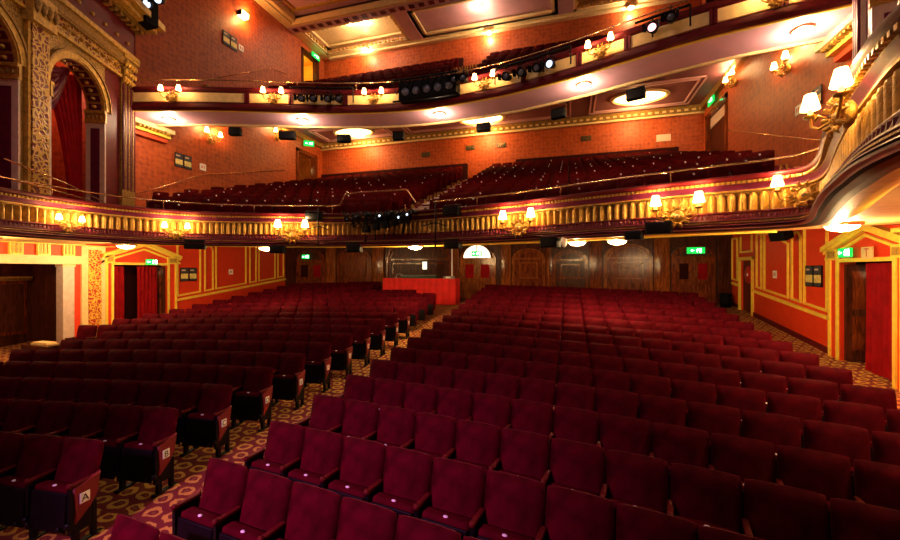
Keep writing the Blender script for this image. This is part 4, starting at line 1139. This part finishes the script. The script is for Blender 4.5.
def bowl_lamp(label, loc, power, r=.16, group=None, name='ceiling_lamp'):
    t = thing(name, label, 'ceiling lamp', loc, 0, group)
    q = MB(); q.lathe([(r*1.15,0),(r*1.2,-.02),(r*1.05,-.045),(r,-.03)], BRASS, 18, cap=False); q.lathe([(r*1.15,0),(0,.001)], BRASS, 18, cap=False); q.obj('rim', t)
    q = MB(); q.lathe([(r,-.03),(r*.85,-.08),(r*.5,-.115),(0,-.13)], GLOBE, 18, cap=False); q.obj('glass_bowl', t)
    point_light((0, 0, -.22), power, (1, .74, .46) if loc[2] > 7 else (1, .64, .28), r=.1, parent=t); return t
for (x, y, lb, pw) in [(-8.17, 8.4, 'beside the left pedimented doorway', 22), (-5.19, 10.6, 'above the left red wall', 16), (-.34, 11.3, 'above the sound desk', 18), (4.32, 10.65, 'at right of centre, left one of a pair', 20), (5.25, 10.5, 'at right of centre, right one of a pair', 20), (8.3, 7.9, 'above the right curtained doorway', 26), (8.2, 4.7, 'added out of view beneath the nearest right boxes', 16), (-8.4, 5.6, 'added out of view by the dark opening at far left', 16)]:  # last two lamps are added out of view to brighten soffit and opening
    bowl_lamp('glowing round lamp under the lower balcony '+lb, (x, y, 3.62), pw*7, .22, 'lamps under the dress circle')
for (x, y, lb, pw) in [(-8.5, 9.95, 'at the far left', 50), (-4.35, 11.3, 'second from the left', 40), (.17, 12.1, 'at the centre', 40), (4.5, 11.3, 'right of the centre', 40), (8.75, 10.0, 'in the right corner', 60)]:
    bowl_lamp('bright flush lamp in the pink soffit of the upper balcony '+lb, (x, y, 7.86), pw*1.6, .17, 'lamps under the upper circle')
for (x, y, lb) in [(-7.0, 19.1, 'left'), (0, 19.2, 'middle'), (7.0, 18.75, 'right')]:
    t = thing('oval_ceiling_light', 'large glowing oval ceiling recess above the dress circle, the %s one of three' % lb, 'ceiling lamp', (x, y, 10.3), 0, 'oval ceiling lights')
    q = MB(); q.lathe([(1.0,-.02),(1.04,-.07),(1.12,-.07),(1.18,-.02),(1.18,.0),(1,0)], CREAM, 32, sy=.62, cap=False); q.obj('plaster_rim', t)
    q = MB(); q.lathe([(1.0,-.01),(.0,-.012)], mat('oval_glow', (1,.8,.5), .6, emit=(1, .62, .25), estr=7) if 'oval_glow' not in MATS else MATS['oval_glow'], 32, sy=.62, cap=False); q.obj('glowing_dome', t)
    point_light((0, .55, -.35), 150, (1, .58, .2), .2, parent=t)
for (x, y, z, lb, pw) in [(-6.9, 18.6, 15.9, 'left coffer, left one of a pair', 60), (-6.1, 18.75, 15.9, 'left coffer, right one of a pair', 60), (-6.95, 20.3, 15.42, 'back cornice over the left coffer', 60), (-.03, 18.8, 15.6, 'centre panel', 90), (0.1, 20.55, 15.28, 'back cornice over the centre', 70), (6.9, 20.5, 15.28, 'back cornice on the right', 70)]:
    bowl_lamp('glowing lamp on the high ceiling, '+lb, (x, y, z), pw*1.35, .15, 'high ceiling lamps')
# bright bulb on rail at right and floodlight on left wall
t = thing('flood_lamp', 'bright flood lamp high on the upper left damask wall', 'lamp', (WL-.05, 14.45, 14.2))
q = MB(); q.rbox(.05, .3, -.2, .2, -.02, .2, .02, BLACK); q.box(0, .1, -.03, .03, 0, .1, BLACK); q.obj('housing', t)
q = MB(); q.box(.05, .3, -.18, .18, -.04, -.025, GLOBE); q.box(.3, .31, -.18, .18, 0, .16, GLOBE); q.obj('lit_glass', t); point_light((.35, 0, -.15), 70, (1, .5, .15), .08, parent=t); point_light((.3, .3, .5), 40, (1, .4, .12), .08, parent=t)

# ------------------------------------------------------------------ rails
def rail_off(path, ns, d, z, sel=None): return [((p-n*d).x, (p-n*d).y, z) for p, n in zip(path, ns)]
root = thing('brass_rail', 'thin brass safety rail running along the dress circle front', 'rail', (0,0,0))
q = MB(); pts = rail_off(CP, CN, .1, 4.6)[14:-4:3]
q.tube([p for p in pts if p[0] > .6], .018, BRASS, 7); q.tube([p for p in pts if p[0] < -1.9], .018, BRASS, 7)
a = min(pts, key=lambda p: abs(p[0]-.6)); b = min(pts, key=lambda p: abs(p[0]+1.9))
mid = [p for p in pts if -1.5 <= p[0] <= .1]
q.tube([a, (.35, a[1], 4.62), (.1, mid[0][1], 4.95)]+[(p[0], p[1], 4.97) for p in mid]+[(-1.6, b[1], 4.9), (-1.75, b[1], 4.62), b], .02, BRASS, 7)
q.obj('rail', root)
for p in pts[::5]:
    q = MB(); q.tube([(p[0], p[1], 4.38), (p[0], p[1], 4.6)], .012, BRASS, 6); q.obj('post', root)
root = thing('brass_rail', 'thin brass safety rail running along the upper circle front', 'rail', (0,0,0))
q = MB(); pts = rail_off(UP, UN, .1, 8.86)[2:-1:2]; q.tube(pts, .018, BRASS, 7)
ab = [p for p in pts if -1.6 < p[0] < .4]; q.obj('rail', root)
for p in pts[::5]:
    q = MB(); q.tube([(p[0], p[1], 8.58), (p[0], p[1], 8.86)], .012, BRASS, 6); q.obj('post', root)
for (nm2, pts) in [('on the left damask wall of the dress circle', [(WL+.08, 9.4, 5.2), (WL+.08, 12.4, 6.66), (WL+.08, 17.2, 8.0)]), ('on the right damask wall of the dress circle', [(WR-.08, 11.6, 5.95), (WR-.08, 17.65, 8.22)]),
                   ('on the left damask wall of the upper circle', [(WL+.08, 12.4, 10.4), (WL+.08, 16.2, 12.75), (WL+.08, 17.4, 13.0)])]:
    q = MB(); q.tube(pts, .02, BRASS, 7)
    for p in pts: q.tube([p, (p[0]+(.08 if p[0] > 0 else -.08), p[1], p[2])], .012, BRASS, 5)
    tag(q.obj('handrail'), 'sloping brass handrail '+nm2, 'rail')
q = MB(); q.tube([(-8.9, 8.6, 4.75), (-7.6, 6.6, 5.0), (-6.9, 5.2, 5.15)], .018, BRASS, 6); q.tube([(-8.9, 8.6, 4.75), (-7.3, 6.3, 4.72), (-6.6, 5.0, 4.72)], .015, BRASS, 6)
tag(q.obj('box_rail'), 'double brass rope rail across the left box openings', 'rail')

# ------------------------------------------------------------------ wall things
def exit_sign(label, loc, rz, w=.42, h=.2):
    t = thing('exit_sign', label, 'exit sign', loc, rz, 'green exit signs')
    q = MB(); q.rbox(-w/2, w/2, -.05, 0, -h/2, h/2, .008, SIGNGREEN); q.obj('lit_box', t)
    q = MB()
    def r(x0, x1, z0, z1, sh=0): q.add([(x0, -.053, z0), (x1, -.053, z0), (x1+sh, -.053, z1), (x0+sh, -.053, z1), (x0, -.058, z0), (x1, -.058, z0), (x1+sh, -.058, z1), (x0+sh, -.058, z1)], [(0,3,2,1),(4,5,6,7),(0,1,5,4),(1,2,6,5),(2,3,7,6),(3,0,4,7)], SIGNWHITE)
    # running figure: head, torso, arms, legs; then the arrow
    q.lathe([(0,0),(.016,0),(.016,.005),(0,.005)], SIGNWHITE, 8, Matrix.Translation((.06, -.053, .055)) @ Matrix.Rotation(PI/2, 4, 'X'))
    r(.03, .06, -.02, .04, .0); r(.0, .035, .015, .03, .02); r(.06, .09, .0, .015, .02); r(.05, .065, -.07, -.015, -.02); r(.0, .03, -.05, -.03, .02)
    r(-.14, -.06, -.012, .012); q.add([(-.18, -.053, 0), (-.13, -.053, .04), (-.13, -.053, -.04), (-.18, -.058, 0), (-.13, -.058, .04), (-.13, -.058, -.04)], [(0,1,2),(3,5,4),(0,3,4,1),(1,4,5,2),(2,5,3,0)], SIGNWHITE)
    r(.12, .18, -.07, .07)
    q.obj('running_figure', t)
    point_light((0, -.15, 0), 1.0, (.1, 1, .3), .05, parent=t); return t
exit_sign('green exit sign over the curtained doorway in the left wall', (WL+.12, 10.35, 3.16), PI/2, .36, .18)
exit_sign('green exit sign over the curtained doorway at the right edge', (WR-.12, 10.62, 3.25), -PI/2, .4, .2)
exit_sign('green exit sign above the dark doors at the left end of the back wall', (-8.6, YB-.12, 3.55), 0)
exit_sign('green exit sign in the lit fanlight over the central doors', (.22, YB-.16, 3.6), 0, .46, .22)
exit_sign('green exit sign above the dark doors at the right end of the back wall', (8.72, YB-.12, 3.62), 0, .6, .24)
exit_sign('green exit sign over the left doorway at the back of the dress circle', (WL+.3, 18.9, 9.85), PI/2-.9, .55, .3)
exit_sign('green exit sign over the right doorway at the back of the dress circle', (WR-.12, 19.1, 9.95), -PI/2, .7, .3)
exit_sign('green exit sign beside the yellow lit doorway at the top left', (WL+.15, 19.7, 15.1), PI/2, .7, .26)
def posters(label, loc, rz, s=1):
    t = thing('posters', label, 'poster', loc, rz, 'framed poster pairs')
    for k in (0, 1):
        x = k*.36*s
        q = MB(); q.box(x, x+.33*s, -.02, 0, 0, .52*s, IRON); f = q.obj('poster_board', t)
        q = MB(); q.box(x+.02*s, x+.31*s, -.024, -.02, .3*s, .5*s, POSTER1); q.box(x+.02*s, x+.31*s, -.024, -.02, .1*s, .29*s, POSTER2); q.box(x+.02*s, x+.31*s, -.024, -.02, .02*s, .09*s, POSTER1)
        q.box(x+.05*s, x+.2*s, -.026, -.024, .4*s, .44*s, SIGNPALE); q.obj('printed_sheet', f)
posters('pair of dark and amber posters on the left stalls wall', (WL+.02, 11.52, 2.45), PI/2)
posters('pair of dark and amber posters on the right stalls wall', (WR-.02, 12.36, 2.47), -PI/2)
posters('pair of bright picture posters on the left dress circle wall', (WL+.02, 11.3, 6.75), PI/2, 1.0)
posters('pair of bright picture posters on the upper left damask wall', (WL+.02, 13.45, 12.5), PI/2, 1.1)
posters('pair of posters on the right dress circle wall behind the big lampshades', (WR-.02, 12.3, 6.85), -PI/2, .9)
def notice(label, loc, rz, w=.22, h=.22):
    t = thing('wall_notice', label, 'notice', loc, rz, 'small square notices')
    q = MB(); q.box(-w/2, w/2, -.015, 0, -h/2, h/2, WHITE); q.obj('board', t)
    q = MB(); q.box(-w*.25, w*.25, -.018, -.015, -h*.2, h*.25, SIGNRED); q.box(-w*.08, w*.08, -.02, -.018, -h*.3, h*.35, WHITE); q.obj('red_symbol', t)
notice('small white notice with red symbol on the left stalls wall panel', (WL+.01, 13.88, 2.8), PI/2)
notice('small white notice with red symbol on the right stalls wall panel', (WR-.01, 14.0, 2.75), -PI/2)
notice('small notice beside the posters on the left dress circle wall', (WL+.01, 12.5, 7.0), PI/2, .28, .26)
notice('small notice beside the posters on the upper left wall', (WL+.01, 14.45, 12.8), PI/2, .28, .26)
notice('small notice beside the posters on the right dress circle wall', (WR-.01, 12.75, 7.1), -PI/2, .25, .25)
# plain red-brown door with its round red disc in the right wall
t = thing('side_door', 'maroon service door with gold frame at the back of the right wall', 'door', (WR, 16.0, floor_z(16)))
q = MB(); q.box(.06, .12, -.45, .45, 0, 3.2-floor_z(16), MAROON); q.obj('door_leaf', t)
q = MB(); q.tube([(.06, -.36, 1.0), (.0, -.36, 1.0), (.0, -.28, 1.0)], .012, BRASS, 6); q.obj('door_handle', t)
q = MB(); q.lathe([(0,0),(.3,0),(.3,.03),(.05,.05),(0,.05)], SIGNRED, 24, Matrix.Translation((WR-.02, 15.75, 2.72)) @ Matrix.Rotation(-PI/2, 4, 'Y')); q.lathe([(0,.05),(.06,.05),(.06,.055),(0,.056)], WHITE, 12, Matrix.Translation((WR-.02, 15.75, 2.72)) @ Matrix.Rotation(-PI/2, 4, 'Y'))
tag(q.obj('hose_reel_disc'), 'round red disc sign hanging by the maroon service door', 'sign')
t = thing('red_letter_sign', 'pale board with a red letter T beside the right exit sign', 'sign', (WR-.1, 10.02, 3.22), -PI/2)
q = MB(); q.box(-.16, .16, -.02, 0, -.12, .12, CREAM); q.obj('board', t)
text_obj('letter', 'T', .24, SIGNRED, t, Matrix.Translation((0, -.025, 0)) @ Matrix.Rotation(PI/2, 4, 'X'))
for (x, z, lb) in [(-3.4, 9.2, 'left of the centre'), (-.9, 9.35, 'above the centre steps'), (.75, 9.35, 'right of the centre steps'), (4.9, 9.3, 'toward the right')]:
    q = MB(); q.rbox(-.24, .24, -.04, 0, -.12, .12, .01, GREENSIGN)
    for k in range(4): q.box(-.2, .2, -.05, -.04, -.09+k*.05, -.07+k*.05, BRASS)
    tag(q.obj('wall_vent', None, (x, 20.6, z)), 'small dark grille on the dress circle back wall, '+lb, 'vent', 'back wall grilles')
q = MB(); q.rbox(-.3, .3, -.03, 0, -.16, .16, .005, SIGNPALE); tag(q.obj('wall_notice', None, (8.3, 20.6, 9.0)), 'pale notice at the right end of the dress circle back wall', 'notice')

# ------------------------------------------------------------------ sound desk
t = thing('sound_desk', 'sound desk draped in scarlet cloth at the back of the centre aisle', 'desk', (-2.0, 16.2, floor_z(16.2)))
H = 2.52-floor_z(16.2)
q = MB(); q.rbox(-1.65, 1.6, -.35, .4, H-.05, H, .01, CLOTH); q.obj('cloth_top', t)
q = MB(); vs = []; fs = []; per = []
for k in range(61): per.append((-1.66+3.28*k/60, -.36))
for k in range(1, 15): per.append((1.62, -.36+.76*k/14))
n = len(per)
for j in range(5):
    for i, (x, y) in enumerate(per):
        d = (.012+.022*(1-j/4))*math.sin(i*1.25)
        ox, oy = (0, -1) if i < 61 else (1, 0)
        vs.append((x+ox*d, y+oy*d, H*j/4-.0))
for j in range(4):
    for i in range(n-1): fs.append((j*n+i, j*n+i+1, (j+1)*n+i+1, (j+1)*n+i))
q.add(vs, fs, CLOTH, True); q.obj('pleated_skirt', t)
q = MB(); q.rbox(-.85, .75, -.15, .3, 0, .12, .01, DKGREEN)
for k in range(14): q.box(-.8+k*.11, -.77+k*.11, -.1, .1, .12, .14, EQUIP)
tag(q.obj('mixing_console', None, (-2.05, 16.25, 2.52)), 'long dark green mixing console lying on the scarlet desk', 'console')
t = thing('monitor', 'small lit upright screen behind the mixing console', 'monitor', (-1.95, 16.5, 2.52))
q = MB(); q.rbox(-.13, .13, -.02, .03, .35, .75, .01, BLACK); q.box(-.02, .02, 0, .03, .0, .4, BLACK); q.box(-.1, .1, -.05, .08, 0, .02, BLACK); q.obj('case', t)
q = MB(); q.box(-.1, .1, -.025, -.02, .39, .72, MONITOR); q.obj('screen', t)
t = thing('desk_lamp', 'small bent desk lamp at the left end of the scarlet desk', 'lamp', (-3.2, 16.2, 2.52))
q = MB(); q.lathe([(0,0),(.08,0),(.08,.02),(0,.03)], EQUIP, 10); q.obj('base', t); q = MB(); q.tube([(0,0,.02),(.05,0,.16),(.2,0,.2),(.28,0,.14)], .014, EQUIP, 6); q.obj('arm', t)
q = MB(); q.lathe([(.03,.05),(.07,-.03),(.065,-.03),(.02,.05)], EQUIP, 10, Matrix.Translation((.29, 0, .12)), cap=False); q.obj('lamp_shade', t)
q = MB(); q.rbox(-.22, .22, -.12, .12, 0, .1, .01, EQUIP); q.box(-.1, .1, -.14, -.12, .02, .08, WHITE); tag(q.obj('equipment_rack', None, (-.72, 16.1, 2.52)), 'pale grey equipment box on the right end of the scarlet desk', 'box')
q = MB(); q.tube([(-.75, 16.62, floor_z(16.6)), (-.75, 16.62, 4.15)], .03, WHITE, 8); tag(q.obj('post'), 'thin pale vertical pole behind the right end of the sound desk', 'pole')
q = MB(); q.tube([(3.3, 16.7, floor_z(16.7)), (3.3, 16.7, 4.15)], .03, WOODLT, 8); tag(q.obj('post'), 'thin brown vertical pole right of the narrow arched bay', 'pole')
q = MB(); q.lathe([(0,0),(.16,0),(.2,.5),(.18,.5),(.15,.03),(0,.03)], BLACK, 14, cap=False); tag(q.obj('waste_bin', None, (9.6, 16.9, floor_z(16.9))), 'dark bin in the right back corner by the service door', 'bin')
q = MB(); q.rbox(-.3, .35, -.12, .12, 0, .035, .004, CREAM); q.rbox(-.26, .3, -.11, .11, .037, .07, .004, CREAM); 
tag(q.obj('programme_stack', None, (-8.9, 6.9, .95)), 'small stack of cream papers at the far left stalls opening', 'papers')
q = MB(); q.box(-.5, .5, -.2, .2, 0, .5, WOODDK); tag(q.obj('side_table', None, (-8.9, 6.9, .45)), 'dark low table carrying cream papers at the far left', 'table')

# ------------------------------------------------------------------ speakers and stage lamps
def speaker(label, loc, rz, w, h, d, tilt=0, grp='black loudspeakers', cone=False, white=False):
    t = thing('loudspeaker', label, 'loudspeaker', loc, rz, grp); t.rotation_euler.x = tilt
    q = MB(); q.rbox(-w/2, w/2, 0, d, -h/2, h/2, .015, BLACK); q.obj('cabinet', t)
    q = MB(); q.rbox(-w/2+.02, w/2-.02, -.012, 0, -h/2+.02, h/2-.02, .004, IRON); q.obj('grille', t)
    q = MB(); q.tube([(-w/2-.01, d/2, 0), (-w/2-.02, d/2, h/2+.05), (w/2+.02, d/2, h/2+.05), (w/2+.01, d/2, 0)], .012, IRON, 6); q.obj('bracket', t)
    if white:
        q = MB(); q.lathe([(0,0),(.12,0),(.13,.02),(.1,.04),(0,.05)], WHITE, 16, Matrix.Translation((w/2+.1, d/2, 0)) @ Matrix.Rotation(PI/2, 4, 'Y')); q.obj('white_flange', t)
    return t
def fr(pos, d, z, path=CP, ns=CN):
    p, n = near_path(path, ns, pos); q_ = p+n*d; return (q_.x, q_.y, z), math.atan2(n.y, n.x)+PI/2
for (pos, d, z, w, h, lb, wh) in [((-2.35, 9.2), .25, 4.28, .42, .2, 'standing on the balcony coping left of the cable tangle', False), ((-.3, 9.55), .25, 4.25, .3, .2, 'on the pleated balcony front right of the cable tangle', False),
                          ((1.55, 9.25), .25, 4.28, .42, .2, 'on the balcony coping below the centre steps', False), ((-1.35, 9.5), .2, 3.48, .38, .26, 'under the balcony lip left of centre', False),
                          ((1.45, 9.3), .2, 3.5, .4, .22, 'under the balcony lip just left of the central doors', False), ((-4.95, 7.95), .2, 3.53, .45, .24, 'under the balcony lip near the second sconce from the left', False),
                          ((-3.2, 8.9), .2, 3.42, .36, .2, 'under the balcony lip beside the bright lamp', False), ((3.75, 8.55), .2, 3.46, .36, .24, 'under the balcony lip with a white round flange', True),
                          ((5.3, 7.95), .25, 3.5, .28, .16, 'small, under the balcony lip on the right', False), ((5.75, 7.8), .3, 3.6, .4, .2, 'larger, on the balcony lip below the right sconce', False)]:
    loc, rz = fr(pos, d, z)
    speaker('black box loudspeaker '+lb, loc, rz, w, h, .22, white=wh)
speaker('black angled loudspeaker mounted high on the right stalls wall', (WR-.55, 12.6, 3.75), -PI/2+.5, .42, .24, .3, .35)
for (pos, z, w, lb) in [((-6.6, 9.9), 7.72, .3, 'far left'), ((-4.9, 10.5), 7.62, .42, 'beside the left wall sconce'), ((-3.1, 11.1), 7.55, .36, 'under the left oval light'), ((-1.4, 11.6), 7.6, .3, 'left of centre'), ((1.3, 11.6), 7.6, .34, 'in front of the middle oval light'), ((3.4, 11.1), 7.6, .32, 'right of the middle oval light'), ((5.3, 10.4), 7.62, .36, 'in front of the right oval light')]:
    p, n = near_path(UP2, UN2, pos); b = p-n*1.35
    speaker('black loudspeaker hung below the upper balcony soffit, '+lb, (b.x, b.y, z-.02), math.atan2(n.y, n.x)+PI/2, w*1.3, .26, .2, grp='loudspeakers under the upper circle')
def stage_lamp(label, loc, rz, tilt, s=1, lens=LENSDIM, grp='stage lamps on the upper circle front'):
    t = thing('stage_lamp', label, 'stage lamp', loc, rz, grp); t.rotation_euler.x = tilt; t.scale = (s,)*3
    q = MB(); q.lathe([(0,.32),(.07,.3),(.1,.2),(.1,.02),(.13,-.02),(.13,-.1),(.115,-.1),(.11,-.03),(0,-.03)], BLACK, 14, Matrix.Rotation(-PI/2, 4, 'X'), cap=False); q.obj('housing', t)
    q = MB(); q.lathe([(0,0),(.1,0),(.08,.02),(0,.035)], lens, 14, Matrix.Translation((0, -.04, 0)) @ Matrix.Rotation(PI/2, 4, 'X')); q.obj('lens', t)
    q = MB(); q.tube([(-.12, .1, 0), (-.15, .1, .1), (-.12, .1, .2), (.12, .1, .2), (.15, .1, .1), (.12, .1, 0)], .012, IRON, 6); q.tube([(0, .1, .2), (0, .1, .32)], .018, IRON, 6); q.obj('yoke', t)
    q = MB()
    for s2 in (-1, 1): q.add([(s2*.13, -.1, -.1), (s2*.13, -.1, .1), (s2*.2, -.2, .1), (s2*.2, -.2, -.1), (s2*.135, -.1, -.1), (s2*.135, -.1, .1), (s2*.205, -.2, .1), (s2*.205, -.2, -.1)], [(0,1,2,3),(7,6,5,4),(0,4,5,1),(1,5,6,2),(2,6,7,3),(3,7,4,0)], BLACK)
    q.obj('barn_door', t); return t
def ufr(pos, d, z): return fr(pos, d, z, UP2, UN2)
for k, (x, ln, lb) in enumerate([(2.45, LENSDIM, 'first from the left of four right of the rig'), (2.95, LENSDIM, 'second of four right of the rig'), (3.4, LENSDIM, 'third of four right of the rig'), (3.85, LENS, 'with a lit white lens, last of four')]):
    loc, rz = ufr((x, 11.2), .28, 8.24); stage_lamp('black stage lamp '+lb, loc, rz, .25, .9, ln)
for k, x in enumerate([-4.0, -3.55, -3.1, -2.7]):
    loc, rz = ufr((x, 10.9), .28, 8.2); stage_lamp('black stage lamp in a row of four at centre left, %s from the left' % ORD[k+1], loc, rz, .2, .85)
loc, rz = ufr((5.95, 10.1), .28, 8.3); stage_lamp('black stage lamp with a pink lit lens on the right', loc, rz, .2, .85, PINKLENS)
loc, rz = ufr((6.35, 9.95), .28, 8.4); stage_lamp('black stage lamp just right of the pink lit one', loc, rz, .2, .85)
for (x0, x1, lb) in ((2.1, 4.25, 'carrying four stage lamps right of the rig'), (-4.3, -2.3, 'carrying four stage lamps at centre left'), (5.6, 6.7, 'carrying two stage lamps on the right')):
    q = MB(); pts = [((p+n*.25).x, (p+n*.25).y, 8.55) for p, n in zip(UP2, UN2) if x0 < p.x < x1]; q.tube(pts, .03, IRON, 7); 
    for p in pts[::8]: q.tube([p, (p[0], p[1], 8.1)], .02, IRON, 5)
    tag(q.obj('lighting_bar'), 'black steel lighting bar '+lb, 'bar', 'lighting bars')
# black rig at the centre of the upper front
t = thing('lighting_rig', 'big black lamp rig with draped cables at the centre of the upper balcony', 'lighting rig', (0, 0, 0))
seg = [(p, n) for p, n in zip(UP2, UN2) if -1.1 < p.x < 1.1]
q = MB(); q.tube([((p+n*.45).x, (p+n*.45).y, 8.62) for p, n in seg], .035, IRON, 7); q.tube([((p+n*.4).x, (p+n*.4).y, 8.0) for p, n in seg], .03, IRON, 7); q.obj('bars', t)
for k in range(5):
    p, n = seg[3+k*int((len(seg)-6)/4.5)]; c0 = p+n*.3; 
    q = MB(); M = Matrix.Translation((c0.x, c0.y, 8.28)) @ Matrix.Rotation(math.atan2(n.y, n.x)+PI/2, 4, 'Z')
    q.rbox(-.22, .22, -.18, .18, -.28, .26, .03, BLACK, M); q.lathe([(0,0),(.12,0),(.11,.03),(0,.04)], LENSDIM, 14, M @ Matrix.Translation((0, -.18, -.05)) @ Matrix.Rotation(PI/2, 4, 'X')); q.obj('lamp_unit', t)
q = MB()
for k in range(9):
    p, n = seg[int(k*(len(seg)-2)/9)]; p2, _ = seg[min(len(seg)-1, int((k+1.6)*(len(seg)-2)/9))]
    a = p+n*.5; b = p2+n*.5; q.tube([(a.x, a.y, 8.6), ((a.x+b.x)/2, (a.y+b.y)/2, 8.25-.05*(k % 3)), (b.x, b.y, 8.6)], .018, BLACK, 5)
q.obj('cable_loops', t)
for (dx, lb) in ((-.15, 'left'), (.1, 'right')):
    p, n = near_path(UP2, UN2, (1.15+dx, 11.5)); c0 = p+n*.5
    stage_lamp('black stage lamp crowding the right end of the rig, %s one' % lb, (c0.x, c0.y, 8.35), math.atan2(n.y, n.x)+PI/2, .1, .9)
# cable and lamp cluster on lower front
t = thing('cable_cluster', 'tangle of black cables and small spotlights on the lower balcony centre', 'cables', (0,0,0))
seg = [(p, n) for p, n in zip(CP, CN) if -1.6 < p.x < .55]
for k in range(9):
    p, n = seg[min(len(seg)-1, int(k*len(seg)/9))]; c0 = p+n*.28
    M = Matrix.Translation((c0.x, c0.y, 4.32-.06*(k % 3))) @ Matrix.Rotation(.4*(k % 3-1), 4, 'Z')
    q = MB(); q.lathe([(0,.18),(.05,.16),(.07,.02),(.07,-.05),(.06,-.05),(0,-.02)], BLACK, 10, M @ Matrix.Rotation(-PI/2, 4, 'X'), cap=False); q.lathe([(0,0),(.05,0),(0,.02)], LENS if k in (1, 2, 4) else LENSDIM, 10, M @ Matrix.Translation((0, -.03, 0)) @ Matrix.Rotation(PI/2, 4, 'X')); q.obj('spotlight', t)
q = MB()
rnd = random.Random(3)
for k in range(22):
    a = seg[rnd.randrange(len(seg))]; b = seg[rnd.randrange(len(seg))]; A = a[0]+a[1]*.22; B = b[0]+b[1]*.22
    q.tube([(A.x, A.y, 4.4), (A.x*.7+B.x*.3, A.y*.7+B.y*.3-.05, 4.15-.1*rnd.random()), (A.x*.3+B.x*.7, A.y*.3+B.y*.7-.05, 4.1-.15*rnd.random()), (B.x, B.y, 4.38)], .013, BLACK, 5)
for k in range(5):
    a = seg[2+k*2]; A = a[0]+a[1]*.25; q.tube([(A.x, A.y, 4.35), (A.x+.03, A.y-.04, 4.0), (A.x-.03, A.y, 3.8-.05*k)], .035, BLACK, 6); q.rbox(A.x-.09, A.x+.09, A.y-.08, A.y+.06, 4.05-.05*k, 4.22-.05*k, .02, BLACK)
q.obj('cables', t)
for (xx, z0, lb) in ((-2.2, 3.5, 'left of the cable tangle'), (1.1, 3.4, 'right of the cable tangle')):
    p, n = near_path(CP, CN, (xx, 9.3)); A = p+n*.26
    q = MB(); q.tube([(A.x, A.y, 4.5), (A.x, A.y, z0)], .018, IRON, 6); q.tube([(A.x-.35, A.y-.02, 3.95), (A.x, A.y, 4.02), (A.x+.3, A.y, 3.93)], .016, IRON, 6)
    tag(q.obj('cable_drop'), 'thin black pipe and cables hanging down the lower balcony front '+lb, 'pipe', 'hanging pipes')
# two lamps by the left entablature
for k, (px, pz) in enumerate(((-7.75, 11.05), (-7.35, 11.15))):
    stage_lamp('lit stage lamp on the bracket above the left cornice, %s one' % ('left' if k == 0 else 'right'), (-8.35+.45*k, 9.15, 11.1+.05*k), .5, .5, 1.1, LENS, 'lit lamps by the left cornice')
q = MB(); q.rbox(-.25, .25, -.2, .2, 0, 1.3, .02, BLACK); tag(q.obj('lamp_bracket', None, (-8.6, 9.3, 10.55)), 'tall black lamp bracket box at the end of the left cornice', 'bracket')

# ------------------------------------------------------------------ light
w = bpy.data.worlds.new('world'); SC.world = w; w.use_nodes = True
w.node_tree.nodes['Background'].inputs[0].default_value = (1, .42, .3, 1); w.node_tree.nodes['Background'].inputs[1].default_value = .015
def area(name, loc, target, size, power, col):
    l = bpy.data.lights.new(name, 'AREA'); l.energy = power; l.color = col; l.size = size; l.shape = 'DISK'
    o = bpy.data.objects.new(name, l); COL.objects.link(o); o.location = loc
    o.rotation_euler = (Vector(target)-Vector(loc)).to_track_quat('-Z', 'Y').to_euler(); return o
area('stage_fill_light', (-2.5, -3.5, 8.5), (1.5, 6, 1), 1.5, 60, (1, .45, .6))  # added unseen soft fill from the stage side, tinting the near seats
area('overhead_fill_light', (0, 4.5, 15), (0, 9, 6), 3.0, 160, (1, .7, .55))  # added overhead fill for the hall; no chandelier hangs here
l = bpy.data.lights.new('stage_spot', 'SPOT'); l.energy = 3200; l.color = (1, .25, .85); l.spot_size = math.radians(38); l.spot_blend = 1; l.shadow_soft_size = .25
o = bpy.data.objects.new('stage_spot', l); COL.objects.link(o); o.location = (-1.0, -4.0, 6.5)
o.rotation_euler = (Vector((1.6, 2.6, .6))-Vector(o.location)).to_track_quat('-Z', 'Y').to_euler()
point_light((-11.4, 6.6, 3.1), 22, (1, .5, .25), .1, name='lobby_light')  # added light without a fixture, so the side lobby's dark panelling shows
for X in (WL-.9, WR+.9): point_light((X, 10.1, 2.8), 6, (1, .55, .25), .1, name='lobby_light')
# ------------------------------------------------------------------ camera
cam = bpy.data.cameras.new('camera'); co = bpy.data.objects.new('camera', cam); COL.objects.link(co)
cam.sensor_width = 36; cam.lens = 36*400/900.; co.location = (4.15, 0, 2.88); co.rotation_euler = (PI/2, 0, math.atan(.3))
cam.clip_start = .05
SC.camera = co
SC.view_settings.view_transform = 'Standard'; SC.view_settings.look = 'None'; SC.view_settings.gamma = 1; SC.view_settings.exposure = .3
SC.view_settings.use_curve_mapping = False
